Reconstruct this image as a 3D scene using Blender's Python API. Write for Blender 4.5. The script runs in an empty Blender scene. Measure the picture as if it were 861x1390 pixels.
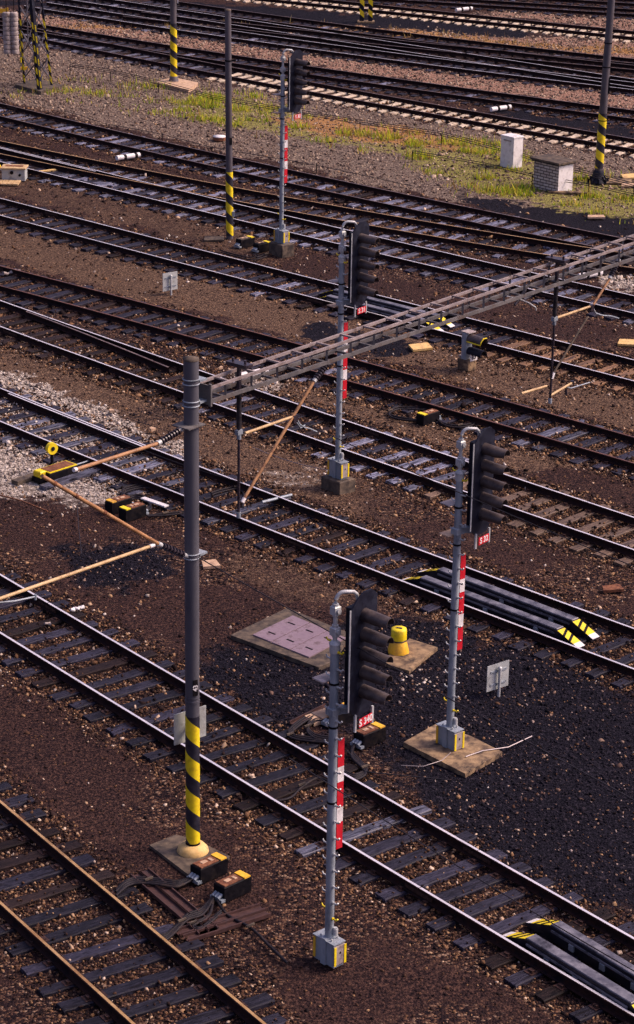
import bpy, math, random
import numpy as np
from mathutils import Vector, Matrix, Euler
R = math.radians
random.seed(7); rng = np.random.default_rng(7)
scene = bpy.context.scene
COL = scene.collection

# ------------------------------------------------------------------ camera
F, PITCH, ROLL, CY, CAMH = 3301.9, 0.377929, 0.0164953, 771.71, 18.2225
cam_d = bpy.data.cameras.new('camera'); cam = bpy.data.objects.new('camera', cam_d); COL.objects.link(cam)
cp, sp, cr, sr = math.cos(PITCH), math.sin(PITCH), math.cos(ROLL), math.sin(ROLL)
_R = Vector((1, 0, 0)); _U = Vector((0, sp, cp))
right = _R * cr + _U * sr; up = _U * cr - _R * sr; back = -Vector((0, cp, -sp))
cam.matrix_world = Matrix(((right.x, up.x, back.x, 0), (right.y, up.y, back.y, 0), (right.z, up.z, back.z, CAMH), (0, 0, 0, 1)))
cam_d.sensor_fit = 'HORIZONTAL'; cam_d.sensor_width = 36.0; cam_d.lens = F / 861 * 36
cam_d.shift_y = (CY - 695) / 861
cam_d.clip_start = 0.5; cam_d.clip_end = 3000
scene.camera = cam
scene.render.resolution_x = 634; scene.render.resolution_y = 1024

# ------------------------------------------------------------------ sky, sun, exposure
SUN_EL, SUN_AZ = 44.0, 84.0 # azimuth measured from +Y (ahead of the camera) towards +X
world = bpy.data.worlds.new('World'); scene.world = world; world.use_nodes = True
wn = world.node_tree.nodes; wl = world.node_tree.links
sky = wn.new('ShaderNodeTexSky'); sky.sky_type = 'NISHITA'; sky.sun_disc = False
sky.sun_elevation = R(SUN_EL); sky.sun_rotation = R(SUN_AZ); sky.dust_density = 6.0; sky.air_density = 1.0; sky.ozone_density = 1.5
bgn = wn['Background']; bgn.inputs['Strength'].default_value = 0.11
hs = wn.new('ShaderNodeHueSaturation'); hs.inputs['Saturation'].default_value = .80; wl.new(sky.outputs[0], hs.inputs['Color'])
tint = wn.new('ShaderNodeMix'); tint.data_type = 'RGBA'; tint.blend_type = 'MULTIPLY'; tint.inputs[0].default_value = 1.0; tint.inputs[7].default_value = (1.0, .86, 1.14, 1)
wl.new(hs.outputs[0], tint.inputs[6]); wl.new(tint.outputs[2], bgn.inputs['Color'])
sun_d = bpy.data.lights.new('sun', 'SUN'); sun_d.energy = 2.5; sun_d.angle = R(24); sun_d.color = (1.0, 0.76, 0.52)
sun = bpy.data.objects.new('sun', sun_d); COL.objects.link(sun)
sdir = Vector((math.sin(R(SUN_AZ)) * math.cos(R(SUN_EL)), math.cos(R(SUN_AZ)) * math.cos(R(SUN_EL)), math.sin(R(SUN_EL))))
sun.rotation_euler = sdir.to_track_quat('Z', 'Y').to_euler()
scene.view_settings.view_transform = 'Standard'; scene.view_settings.look = 'None'
scene.view_settings.exposure = 0.44; scene.view_settings.gamma = 1.0; scene.view_settings.use_curve_mapping = False

# ------------------------------------------------------------------ survey helpers: sight lines to plan positions
def ray(x, y):
    a = (x - 430.5) / F; b = -(y - CY) / F
    xr = a * cr - b * sr; yr = a * sr + b * cr
    return (xr, cp + yr * sp, -sp + yr * cp)
def at(x, y, z=0.0):
    d = ray(x, y); t = (z - CAMH) / d[2]
    return Vector((d[0] * t, d[1] * t, z))
def on_plane(x, y, p0, ang):
    d = ray(x, y); nx, ny = -math.sin(ang), math.cos(ang)
    t = (p0[0] * nx + p0[1] * ny) / (d[0] * nx + d[1] * ny)
    return Vector((d[0] * t, d[1] * t, CAMH + d[2] * t))
def to_px(X, Y, Z):      # numpy arrays
    a = X; c = Y * cp - (Z - CAMH) * sp; b = Y * sp + (Z - CAMH) * cp
    xr = a / c * F; yr = b / c * F
    return 430.5 + xr * cr + yr * sr, CY - (-xr * sr + yr * cr)

# ------------------------------------------------------------------ object helpers
def tag(o, label=None, cat=None, group=None, kind=None):
    if label: o['label'] = label
    if cat: o['category'] = cat
    if group: o['group'] = group
    if kind: o['kind'] = kind
    return o
def thing(name, label, cat, loc=(0, 0, 0), rz=0.0, group=None):
    o = bpy.data.objects.new(name, None); COL.objects.link(o); o.empty_display_size = .2
    o.location = loc; o.rotation_euler = (0, 0, rz)
    return tag(o, label, cat, group)
def copy_tree(o, parent=None):
    c = o.copy(); COL.objects.link(c)
    if parent: c.parent = parent
    for ch in list(o.children): copy_tree(ch, c)
    return c
class MB:
    def __init__(s): s.v = []; s.f = []; s.m = []; s.s = []
    def add(s, vs, fs, mi=0, smooth=False):
        b = len(s.v); s.v += [tuple(v) for v in vs]
        for f in fs: s.f.append(tuple(i + b for i in f)); s.m.append(mi); s.s.append(smooth)
        return s
    def box(s, c, d, rz=0.0, mi=0, M=None):
        hx, hy, hz = d[0] / 2, d[1] / 2, d[2] / 2
        vs = [Vector((x, y, z)) for z in (-hz, hz) for x, y in ((-hx, -hy), (hx, -hy), (hx, hy), (-hx, hy))]
        Q = M if M is not None else Matrix.Rotation(rz, 3, 'Z')
        vs = [Q @ v + Vector(c) for v in vs]
        return s.add(vs, [(3, 2, 1, 0), (4, 5, 6, 7), (0, 1, 5, 4), (1, 2, 6, 5), (2, 3, 7, 6), (3, 0, 4, 7)], mi)
    def bbox(s, c, d, rz=0.0, bev=.01, mi=0):
        # box with bevelled top edges
        hx, hy, hz = d[0] / 2, d[1] / 2, d[2] / 2
        Q = Matrix.Rotation(rz, 3, 'Z')
        vs = []
        for z, k in ((-hz, 0), (hz - bev, 0), (hz, bev)):
            for x, y in ((-hx + k, -hy + k), (hx - k, -hy + k), (hx - k, hy - k), (-hx + k, hy - k)): vs.append(Q @ Vector((x, y, z)) + Vector(c))
        fs = [(3, 2, 1, 0), (8, 9, 10, 11)]
        for r in (0, 4):
            for i in range(4): j = (i + 1) % 4; fs.append((r + i, r + j, r + 4 + j, r + 4 + i))
        return s.add(vs, fs, mi)
    def beam(s, a, b, w, h, mi=0):
        a = Vector(a); b = Vector(b); d = (b - a); L = d.length; d.normalize()
        sx = d.cross(Vector((0, 0, 1)))
        if sx.length < 1e-3: sx = Vector((1, 0, 0))
        sx.normalize(); uz = sx.cross(d)
        M = Matrix((d, sx, uz)).transposed()
        return s.box((a + b) / 2, (L, w, h), M=M, mi=mi)
    def cyl(s, a, b, r0, r1=None, n=14, mi=0, caps=True):
        r1 = r0 if r1 is None else r1
        a = Vector(a); b = Vector(b); d = (b - a).normalized()
        u = d.orthogonal().normalized(); w = d.cross(u)
        vs = [a + (u * math.cos(2 * math.pi * i / n) + w * math.sin(2 * math.pi * i / n)) * r0 for i in range(n)]
        vs += [b + (u * math.cos(2 * math.pi * i / n) + w * math.sin(2 * math.pi * i / n)) * r1 for i in range(n)]
        s.add(vs, [(i, (i + 1) % n, n + (i + 1) % n, n + i) for i in range(n)], mi, True)
        if caps: s.add(vs, [tuple(range(n - 1, -1, -1)), tuple(range(n, 2 * n))], mi)
        return s
    def tube(s, pts, r, n=8, mi=0):
        pts = [Vector(p) for p in pts]; rings = []
        for i, p in enumerate(pts):
            d = (pts[min(i + 1, len(pts) - 1)] - pts[max(i - 1, 0)]).normalized()
            u = d.cross(Vector((0.013, 0.021, 1)));
            if u.length < .05: u = d.cross(Vector((1, 0, 0)))
            u.normalize(); w = d.cross(u)
            rr = r[i] if isinstance(r, (list, tuple)) else r
            rings += [p + (u * math.cos(2 * math.pi * k / n) + w * math.sin(2 * math.pi * k / n)) * rr for k in range(n)]
        fs = [(i * n + k, i * n + (k + 1) % n, (i + 1) * n + (k + 1) % n, (i + 1) * n + k) for i in range(len(pts) - 1) for k in range(n)]
        s.add(rings, fs, mi, True)
        m = (len(pts) - 1) * n
        return s.add(rings, [tuple(range(n - 1, -1, -1)), tuple(range(m, m + n))], mi)
    def prism(s, poly, z0, z1, mi=0):
        n = len(poly); A = sum(poly[i][0] * poly[(i + 1) % n][1] - poly[(i + 1) % n][0] * poly[i][1] for i in range(n))
        if A < 0: poly = poly[::-1]
        vs = [(p[0], p[1], z0) for p in poly] + [(p[0], p[1], z1) for p in poly]
        return s.add(vs, [tuple(range(n - 1, -1, -1)), tuple(range(n, 2 * n))] + [(i, (i + 1) % n, n + (i + 1) % n, n + i) for i in range(n)], mi)
    def lathe(s, prof, c=(0, 0, 0), n=20, mi=0):
        vs = [(c[0] + r * math.cos(2 * math.pi * k / n), c[1] + r * math.sin(2 * math.pi * k / n), c[2] + z) for r, z in prof for k in range(n)]
        fs = [(i * n + k, i * n + (k + 1) % n, (i + 1) * n + (k + 1) % n, (i + 1) * n + k) for i in range(len(prof) - 1) for k in range(n)]
        s.add(vs, fs, mi, True)
        m = (len(prof) - 1) * n
        return s.add(vs, [tuple(range(m, m + n))], mi)
    def build(s, name, mats, parent=None, world=False, label=None):
        me = bpy.data.meshes.new(name)
        vs = s.v
        if world and parent is not None:
            P = Matrix.Translation(parent.location) @ Matrix.Rotation(parent.rotation_euler.z, 4, 'Z')
            q = parent.parent
            P = P.inverted()
            vs = [tuple(P @ Vector(v)) for v in vs]
        me.from_pydata(vs, [], s.f)
        if not isinstance(mats, (list, tuple)): mats = [mats]
        for m in mats: me.materials.append(m)
        me.polygons.foreach_set('material_index', s.m); me.polygons.foreach_set('use_smooth', s.s)
        me.update()
        o = bpy.data.objects.new(name, me); COL.objects.link(o)
        if parent is not None: o.parent = parent
        if label: o['label'] = label
        return o
def text_mesh(txt, size, mat, name, parent, M, ext=.002):
    cu = bpy.data.curves.new(name, 'FONT'); cu.body = txt; cu.size = size; cu.align_x = 'CENTER'; cu.align_y = 'CENTER'; cu.extrude = ext
    cu.offset = size * .025
    tmp = bpy.data.objects.new('tmp', cu); COL.objects.link(tmp)
    me = bpy.data.meshes.new_from_object(tmp); bpy.data.objects.remove(tmp); bpy.data.curves.remove(cu)
    me.transform(M); me.materials.clear(); me.materials.append(mat); me.name = name
    o = bpy.data.objects.new(name, me); COL.objects.link(o); o.parent = parent
    return o

# ------------------------------------------------------------------ materials
def new_mat(name):
    m = bpy.data.materials.new(name); m.use_nodes = True
    nt = m.node_tree; return m, nt, nt.nodes['Principled BSDF']
def nd(nt, t, **kw):
    n = nt.nodes.new(t)
    for k, v in kw.items(): setattr(n, k, v)
    return n
def ramp(nt, stops):
    r = nt.nodes.new('ShaderNodeValToRGB'); e = r.color_ramp.elements
    while len(e) < len(stops): e.new(.5)
    for i, (p, c) in enumerate(stops): e[i].position = p; e[i].color = (*c, 1)
    return r
def weathered(name, c1, c2, rough=.6, metal=0.0, scale=6.0, bump=.15, dirt=None, dscale=2.5, rvar=.15, stretch=(1, 1, 1), rnd=0.0, spec=.4):
    """two colours mixed by noise, a third 'dirt' colour in larger blotches, varied roughness, fine bump"""
    m, nt, p = new_mat(name); L = nt.links
    tc = nd(nt, 'ShaderNodeTexCoord'); mp = nd(nt, 'ShaderNodeMapping'); mp.inputs['Scale'].default_value = stretch
    oi = nd(nt, 'ShaderNodeObjectInfo'); va = nd(nt, 'ShaderNodeVectorMath', operation='MULTIPLY_ADD')
    cb = nd(nt, 'ShaderNodeCombineXYZ')
    for k in range(3): L.new(oi.outputs['Random'], cb.inputs[k])
    L.new(cb.outputs[0], va.inputs[0]); va.inputs[1].default_value = (37, 17, 53); L.new(tc.outputs['Object'], va.inputs[2])
    L.new(va.outputs[0], mp.inputs[0])
    n1 = nd(nt, 'ShaderNodeTexNoise'); n1.inputs['Scale'].default_value = scale; n1.inputs['Detail'].default_value = 8; n1.inputs['Roughness'].default_value = .65
    L.new(mp.outputs[0], n1.inputs['Vector'])
    r1 = ramp(nt, [(.36, c1), (.64, c2)]); L.new(n1.outputs[0], r1.inputs[0])
    col = r1.outputs[0]
    if dirt:
        n2 = nd(nt, 'ShaderNodeTexNoise'); n2.inputs['Scale'].default_value = dscale; n2.inputs['Detail'].default_value = 6; n2.inputs['Roughness'].default_value = .7
        L.new(mp.outputs[0], n2.inputs['Vector'])
        r2 = ramp(nt, [(.52, (0, 0, 0)), (.66, (1, 1, 1))]); L.new(n2.outputs[0], r2.inputs[0])
        mx = nd(nt, 'ShaderNodeMix', data_type='RGBA'); L.new(r2.outputs[0], mx.inputs[0]); L.new(col, mx.inputs[6]); mx.inputs[7].default_value = (*dirt, 1)
        col = mx.outputs[2]
    if rnd:
        hv = nd(nt, 'ShaderNodeHueSaturation'); mr = nd(nt, 'ShaderNodeMapRange'); mr.inputs[3].default_value = 1 - rnd; mr.inputs[4].default_value = 1 + rnd
        L.new(oi.outputs['Random'], mr.inputs[0]); L.new(mr.outputs[0], hv.inputs['Value']); L.new(col, hv.inputs['Color']); col = hv.outputs[0]
    L.new(col, p.inputs['Base Color'])
    mr2 = nd(nt, 'ShaderNodeMapRange'); mr2.inputs[1].default_value = .3; mr2.inputs[2].default_value = .7
    mr2.inputs[3].default_value = max(.05, rough - rvar); mr2.inputs[4].default_value = min(1, rough + rvar)
    L.new(n1.outputs[0], mr2.inputs[0]); L.new(mr2.outputs[0], p.inputs['Roughness'])
    p.inputs['Metallic'].default_value = metal; p.inputs['Specular IOR Level'].default_value = spec
    if bump:
        b = nd(nt, 'ShaderNodeBump'); b.inputs['Strength'].default_value = bump; b.inputs['Distance'].default_value = .01
        L.new(n1.outputs[0], b.inputs['Height']); L.new(b.outputs[0], p.inputs['Normal'])
    return m
M = {}
M['rail_side'] = weathered('rail_rust', (.010, .005, .007), (.032, .014, .011), .8, .0, 9, .3, (.006, .004, .007), 2, spec=.12)  # rusty steel, darkened so the colour carries the shade of the rail sides
M['head_bright'] = weathered('polished_steel', (.80, .78, .80), (.95, .93, .93), .30, .45, 3, 0, rvar=.06)  # sky reflection on the polished heads put into the near-white base colour
M['head_dull'] = weathered('worn_steel', (.16, .115, .105), (.34, .25, .21), .38, .5, 4, .05, (.10, .045, .03), 1.5)
M['head_gold'] = weathered('rust_filmed_steel', (.46, .27, .09), (.68, .44, .20), .35, .4, 4, .05, (.36, .18, .06), 1.2)
M['head_rust'] = weathered('rusty_steel_head', (.15, .062, .038), (.25, .12, .075), .45, .4, 4, .1, (.08, .035, .025), 1.5)
M['wood'] = weathered('tarred_timber', (.003, .003, .007), (.040, .039, .062), .6, 0, 6, .9, (.007, .005, .007), 1.8, .2, (1, 7, 3), .5, .16)
M['wood_blue'] = weathered('bleached_wet_timber', (.008, .008, .015), (.20, .21, .29), .45, 0, 4, .9, (.008, .007, .011), 1.6, .2, (1, 7, 3), .6, .25)  # wet timber, its bluish-white gloss painted in as pale streaks
M['wood_tan'] = weathered('raw_timber', (.06, .038, .028), (.20, .135, .09), .7, 0, 5, .5, (.03, .018, .017), 1.3, .15, (1, 8, 3), .25)
M['wood_ochre'] = weathered('ochre_timber', (.10, .05, .025), (.28, .16, .08), .7, 0, 5, .5, (.04, .022, .017), 1.3, .15, (1, 8, 3), .25)
M['wood_brown'] = weathered('brown_timber', (.006, .004, .005), (.032, .021, .020), .65, 0, 6, .9, (.005, .004, .005), 1.8, .2, (1, 7, 3), .4, .12)
M['concrete'] = weathered('pale_concrete', (.40, .33, .24), (.62, .53, .40), .8, 0, 6, .25, (.26, .19, .13), 1.6, .1, rnd=.12)
M['plate'] = weathered('chair_plate_rust', (.03, .016, .014), (.08, .04, .03), .6, .3, 20, .2)
M['galv'] = weathered('galvanised_steel', (.22, .27, .31), (.38, .43, .46), .5, .2, 5, .06, (.13, .155, .18), 2.5, .1, (1, 1, .4))
M['galv_light'] = weathered('pale_castings', (.42, .45, .45), (.58, .60, .58), .5, .2, 8, .1, (.25, .26, .27), 4)
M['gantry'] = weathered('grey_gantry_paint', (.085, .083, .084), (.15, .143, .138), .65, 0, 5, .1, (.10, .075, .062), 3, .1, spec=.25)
M['gantry_top'] = weathered('bleached_gantry_steel', (.20, .172, .165), (.33, .28, .262), .65, 0, 6, .1, (.14, .10, .085), 4, spec=.25)  # paler tone for the top chords and cross bars
M['pole'] = weathered('grey_pole_paint', (.07, .072, .088), (.105, .105, .12), .45, 0, 2.5, .04, (.10, .10, .11), 1.2, .1, (1, 1, .25))
M['pole_far'] = weathered('brown_grey_pole', (.065, .062, .075), (.11, .10, .11), .55, 0, 3, .05, (.07, .055, .055), 2, .1, (1, 1, .3))
M['board'] = weathered('matt_black_board', (.003, .004, .011), (.011, .013, .027), .6, 0, 6, .05, (.02, .024, .04), 4, spec=.2)
M['visor'] = weathered('brown_visor_paint', (.045, .035, .034), (.10, .078, .070), .45, 0, 6, .05, (.035, .027, .028), 4)
M['black'] = weathered('black_box_paint', (.003, .003, .005), (.009, .008, .011), .6, 0, 10, .1, (.018, .014, .012), 5, spec=.1)
M['rubber'] = weathered('black_cable_rubber', (.006, .005, .008), (.02, .016, .02), .6, 0, 12, .1, (.035, .024, .02), 6, spec=.2)
M['yellow'] = weathered('yellow_paint', (.80, .62, .01), (.88, .72, .02), .45, 0, 8, .05, (.62, .44, .03), 3)
M['amber'] = weathered('amber_paint', (.75, .40, .02), (.85, .52, .04), .5, 0, 8, .05, (.5, .27, .05), 3)
M['foot_yellow'] = weathered('faded_yellow_concrete', (.62, .40, .13), (.78, .55, .22), .7, 0, 8, .2, (.38, .25, .12), 5)
M['red'] = weathered('red_paint', (.50, .008, .02), (.60, .015, .03), .45, 0, 8, 0)
M['white'] = weathered('white_paint', (.70, .69, .68), (.82, .81, .79), .5, 0, 8, .05, (.52, .50, .48), 5)
M['tube'] = weathered('orange_brown_tube', (.26, .13, .055), (.46, .25, .11), .55, 0, 6, .05, (.15, .07, .035), 5)
M['tube_pale'] = weathered('straw_tube', (.48, .33, .15), (.62, .45, .23), .55, 0, 6, .05, (.30, .19, .09), 5)
M['insulator'] = weathered('dark_insulator', (.02, .016, .022), (.05, .04, .05), .3, 0, 8, 0)
M['pad'] = weathered('stained_concrete', (.07, .045, .03), (.36, .25, .135), .85, 0, 4.5, .4, (.02, .015, .016), 4.0)
M['slab'] = weathered('grey_brown_concrete', (.04, .032, .026), (.15, .115, .08), .85, 0, 6, .4, (.028, .022, .02), 3.5)
M['cover'] = weathered('mauve_painted_steel', (.20, .145, .175), (.28, .215, .25), .6, 0, 5, .08, (.13, .09, .10), 5)
M['paver'] = weathered('tan_paver', (.42, .28, .17), (.60, .43, .28), .8, 0, 8, .2, (.28, .18, .12), 5)
M['rust_lid'] = weathered('rusty_lid', (.12, .045, .025), (.27, .12, .06), .75, 0, 15, .2, (.06, .025, .02), 8, spec=.2)
M['trough'] = weathered('brown_trough', (.035, .016, .015), (.075, .034, .028), .7, 0, 8, .2, (.05, .03, .03), 3, stretch=(1, 1, 1))
M['sign_grey'] = weathered('grey_sheet', (.33, .37, .37), (.44, .47, .45), .6, 0, 6, .05, (.25, .26, .25), 4)
M['wire'] = weathered('dark_wire', (.02, .018, .022), (.05, .045, .05), .5, .5, 12, 0)
M['wire_pale'] = weathered('pale_wire', (.25, .22, .22), (.35, .32, .32), .4, .6, 12, 0)
M['beam_black'] = weathered('black_beam_side', (.005, .005, .010), (.016, .016, .024), .5, 0, 5, .1, (.03, .027, .032), 3, spec=.25)
M['beam_top'] = weathered('worn_beam_top', (.07, .07, .09), (.22, .22, .25), .42, .2, 4, .1, (.03, .028, .036), 3, .12, (1, 1, 1))  # steel strips, their bright sheen put into the pale base colour
M['weight'] = weathered('cast_weight', (.26, .225, .21), (.42, .37, .34), .8, 0, 6, .2, (.14, .10, .095), 4)

def hazard_helix(name, period):
    m, nt, p = new_mat(name); L = nt.links
    tc = nd(nt, 'ShaderNodeTexCoord'); sx = nd(nt, 'ShaderNodeSeparateXYZ'); L.new(tc.outputs['Object'], sx.inputs[0])
    at2 = nd(nt, 'ShaderNodeMath', operation='ARCTAN2'); L.new(sx.outputs[1], at2.inputs[0]); L.new(sx.outputs[0], at2.inputs[1])
    a = nd(nt, 'ShaderNodeMath', operation='DIVIDE'); L.new(at2.outputs[0], a.inputs[0]); a.inputs[1].default_value = 2 * math.pi
    z = nd(nt, 'ShaderNodeMath', operation='DIVIDE'); L.new(sx.outputs[2], z.inputs[0]); z.inputs[1].default_value = period
    s = nd(nt, 'ShaderNodeMath', operation='ADD'); L.new(a.outputs[0], s.inputs[0]); L.new(z.outputs[0], s.inputs[1])
    f = nd(nt, 'ShaderNodeMath', operation='FRACT'); L.new(s.outputs[0], f.inputs[0])
    g = nd(nt, 'ShaderNodeMath', operation='GREATER_THAN'); L.new(f.outputs[0], g.inputs[0]); g.inputs[1].default_value = .53
    n = nd(nt, 'ShaderNodeTexNoise'); n.inputs['Scale'].default_value = 9; n.inputs['Detail'].default_value = 6; L.new(tc.outputs['Object'], n.inputs['Vector'])
    ry = ramp(nt, [(.3, (.62, .45, .02)), (.5, (.83, .66, .012)), (.7, (.88, .72, .02))]); rk = ramp(nt, [(.35, (.008, .008, .018)), (.7, (.03, .03, .045))])
    L.new(n.outputs[0], ry.inputs[0]); L.new(n.outputs[0], rk.inputs[0])
    mx = nd(nt, 'ShaderNodeMix', data_type='RGBA'); L.new(g.outputs[0], mx.inputs[0]); L.new(ry.outputs[0], mx.inputs[6]); L.new(rk.outputs[0], mx.inputs[7])
    L.new(mx.outputs[2], p.inputs['Base Color']); p.inputs['Roughness'].default_value = .45
    return m
M['haz'] = hazard_helix('hazard_spiral', .60)

def brick_mat():
    m, nt, p = new_mat('whitewashed_brick'); L = nt.links
    tc = nd(nt, 'ShaderNodeTexCoord'); sx = nd(nt, 'ShaderNodeSeparateXYZ'); L.new(tc.outputs['Object'], sx.inputs[0])
    s = nd(nt, 'ShaderNodeMath', operation='ADD'); L.new(sx.outputs[0], s.inputs[0]); L.new(sx.outputs[1], s.inputs[1])
    c = nd(nt, 'ShaderNodeCombineXYZ'); L.new(s.outputs[0], c.inputs[0]); L.new(sx.outputs[2], c.inputs[1])
    b = nd(nt, 'ShaderNodeTexBrick'); L.new(c.outputs[0], b.inputs['Vector']); b.inputs['Scale'].default_value = 1
    b.inputs['Brick Width'].default_value = .27; b.inputs['Row Height'].default_value = .10; b.inputs['Mortar Size'].default_value = .016
    b.inputs['Color1'].default_value = (.62, .56, .50, 1); b.inputs['Color2'].default_value = (.46, .38, .33, 1); b.inputs['Mortar'].default_value = (.09, .07, .065, 1)
    L.new(b.outputs[0], p.inputs['Base Color']); p.inputs['Roughness'].default_value = .9
    bp = nd(nt, 'ShaderNodeBump'); bp.inputs['Strength'].default_value = .6; bp.inputs['Distance'].default_value = .02; bp.invert = True
    L.new(b.outputs[1], bp.inputs['Height']); L.new(bp.outputs[0], p.inputs['Normal'])
    return m
M['brick'] = brick_mat()

def smoothstep(a, b, x):
    t = np.clip((x - a) / (b - a), 0, 1); return t * t * (3 - 2 * t)
def vnoise(x, y, seed=0):
    xi = np.floor(x).astype(np.int64); yi = np.floor(y).astype(np.int64); fx = x - xi; fy = y - yi
    def h(a, b):
        n = (a * 374761393 + b * 668265263 + seed * 974634777) & 0xffffffff
        n = ((n ^ (n >> 13)) * 1274126177) & 0xffffffff
        return ((n ^ (n >> 16)) & 0xffff) / 65535.0
    u = fx * fx * (3 - 2 * fx); v = fy * fy * (3 - 2 * fy)
    return (h(xi, yi) * (1 - u) + h(xi + 1, yi) * u) * (1 - v) + (h(xi, yi + 1) * (1 - u) + h(xi + 1, yi + 1) * u) * v
def fbm(x, y, s=0, o=4):
    r = 0; a = .5
    for k in range(o): r = r + a * vnoise(x * 2 ** k, y * 2 ** k, s + k); a *= .5
    return r

# ------------------------------------------------------------------ rail lines (surveyed along the two rail heads of every track)
TR = {
'T0': ([(0,1088),(100,1170),(200,1258),(252,1298)], [(0,1225),(82,1300)]),
'T1': ([(0,780),(50,809.5),(197,892),(253,928),(287,949),(444,1039),(574,1113),(724,1194),(861,1277)], [(0,858),(133,938),(230,1002),(317,1050),(444,1128),(574,1206),(731,1299)]),
'T2': ([(0,528),(187,599),(250,627),(287,638),(394,680),(574,749),(717,799),(861,853)], [(0,570),(73,599),(133,628),(250,674),(287,686),(427,742),(574,800),(631,821),(861,908)]),
'T3': ([(0,408),(133,453),(247,498),(334,525),(467,572),(574,605),(677,642),(861,702)], [(0,442),(247,530),(287,544),(444,599),(574,648),(637,668),(677,683),(861,746)]),
'T4': ([(0,360),(143,399),(287,436),(420,470),(574,511),(684,547),(861,593)], [(0,387),(47,399),(287,464),(410,500),(574,543),(774,599),(861,631)]),
'T5': ([(0,268),(143,306),(287,343),(430,378),(617,427),(861,488)], [(0,292),(143,330),(287,367),(410,399),(574,443),(861,517)]),
'T6': ([(0,199.5),(144,234.5),(288,267.7),(432,303),(576,336),(708,366),(762,379),(861,400.5)], [(0,218.7),(144,254),(288,290),(432,323.6),(576,358.7),(668,379.6),(720,392),(861,425)]),
'T7': ([(0,191),(144,220),(288,247.5),(432,275),(576,299),(720,323),(797,333.6),(861,345)], [(0,208),(144,237),(288,267),(432,293.5),(576,319),(720,342),(816,357),(861,364.5)]),
'T8': ([(0,140),(144,174),(288,206),(440,240),(576,270),(720,297.6),(841,320)], [(0,157),(144,190.5),(288,224.5),(361,240),(432,256.5),(576,288),(720,317.5),(800,333)]),
'T9': ([(66,43),(144,57.5),(288,85),(432,113),(576,139),(720,164),(861,187)], [(66,53.5),(144,68.6),(288,98),(432,125.5),(576,153),(720,177),(861,202)]),
'T10': ([(66,34),(144,48.5),(288,69.2),(432,91),(576,111),(720,129),(861,149.5)], [(66,43.5),(144,58.5),(288,81),(432,102),(576,122.6),(720,142.5),(861,161)]),
'T11': ([(144,15),(288,37.5),(432,57),(576,76.5),(720,94.5),(861,111)], [(144,25),(288,47),(432,67),(576,87),(720,104),(861,122)]),
'TC': ([(144,-2),(288,17),(432,40.5),(576,64),(720,86),(861,106)], [(144,8),(288,27.6),(432,51),(576,75),(720,97),(861,117)]),
'TB': ([(288,26.5),(432,41.5),(576,57),(720,72),(861,84.5)], [(288,36),(432,51),(576,67),(720,81.5),(861,94)]),
'TA': ([(288,8),(432,27.5),(576,46),(720,64),(861,78.5)], [(288,17.5),(432,38),(576,55.5),(720,73),(861,88.5)]),
'T14': ([(465,0),(576,12.5),(720,27.6),(861,41)], [(432,4),(576,22),(720,36),(861,49)]),
'T15': ([(580,-6),(717,2.5),(861,12)], [(586,2.5),(717,10.3),(861,18.6)]),
'T16': ([(717,-12),(861,-3)], [(717,-4),(861,4.8)]),
}
# label, head material, straight?, sleeper rule (pixel x of change, left mat, right mat), z drop of sleepers
W, WB, WT, WO, CO, WR = 'wood', 'wood_blue', 'wood_tan', 'wood_ochre', 'concrete', 'wood_brown'
TI = {
'T0': ('nearest track with orange-brown rail heads in the lower left corner, on navy timber sleepers', 'head_gold', 1, [(9999, W)]),
'T1': ('track with bright white rail heads running behind the grey pole with the yellow-black foot', 'head_bright', 2, [(9999, W)]),
'T2': ('track carrying two black ramp beams, just behind the yellow hydrant', 'head_bright', 2, [(250, WB), (9999, W)]),
'T3': ('polished track with bare tan sleepers right of the signal S 32 head', 'head_bright', 2, [(300, WR), (600, WB), (9999, WT)]),
'T4': ('rusty-headed track between the small shunting signal and the beam drop post', 'head_rust', 2, [(9999, W)]),
'T5': ('polished track with ochre sleepers at its right end, passing just behind the small shunting signal', 'head_bright', 2, [(690, W), (9999, WO)]),
'T6': ('polished track right behind the signal standing beside the thin grey pole', 'head_bright', 2, [(9999, WB)]),
'T7': ('track with a long orange rust-filmed rail, branching between two other tracks beside the grassy strip', 'head_gold', 3, [(9999, WB)]),
'T8': ('dull rusty track along the near edge of the grassy gravel strip', 'head_dull', 2, [(9999, WB)]),
'T9': ('track on pale concrete sleepers along the far edge of the grassy strip', 'head_dull', 2, [(310, WB), (9999, CO)]),
'T10': ('dark track right behind the concrete-sleeper track, with black ash beside its right part', 'head_dull', 2, [(9999, W)]),
'T11': ('track along the far edge of the pinkish gravel band, front one of the dense bundle', 'head_bright', 2, [(9999, W)]),
'TC': ('track cutting slantwise across the dense bundle of rails from back to front', 'head_bright', 2, [(9999, W)]),
'TB': ('middle track of the dense bundle, with dull yellowish rails', 'head_dull', 2, [(9999, WR)]),
'TA': ('rearmost track of the dense bundle, just in front of the orange dry grass strip', 'head_dull', 2, [(9999, W)]),
'T14': ('second concrete-sleeper track, behind the twin striped mast legs at the top', 'head_dull', 1, [(9999, CO)]),
'T15': ('dark track behind the far concrete-sleeper track at the upper right', 'head_dull', 1, [(9999, W)]),
'T16': ('farthest dark track cutting the upper right corner', 'head_dull', 1, [(9999, W)]),
}
ZT = .175; GAUGE = 1.505
GZ = -.028
centre = {}
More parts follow.
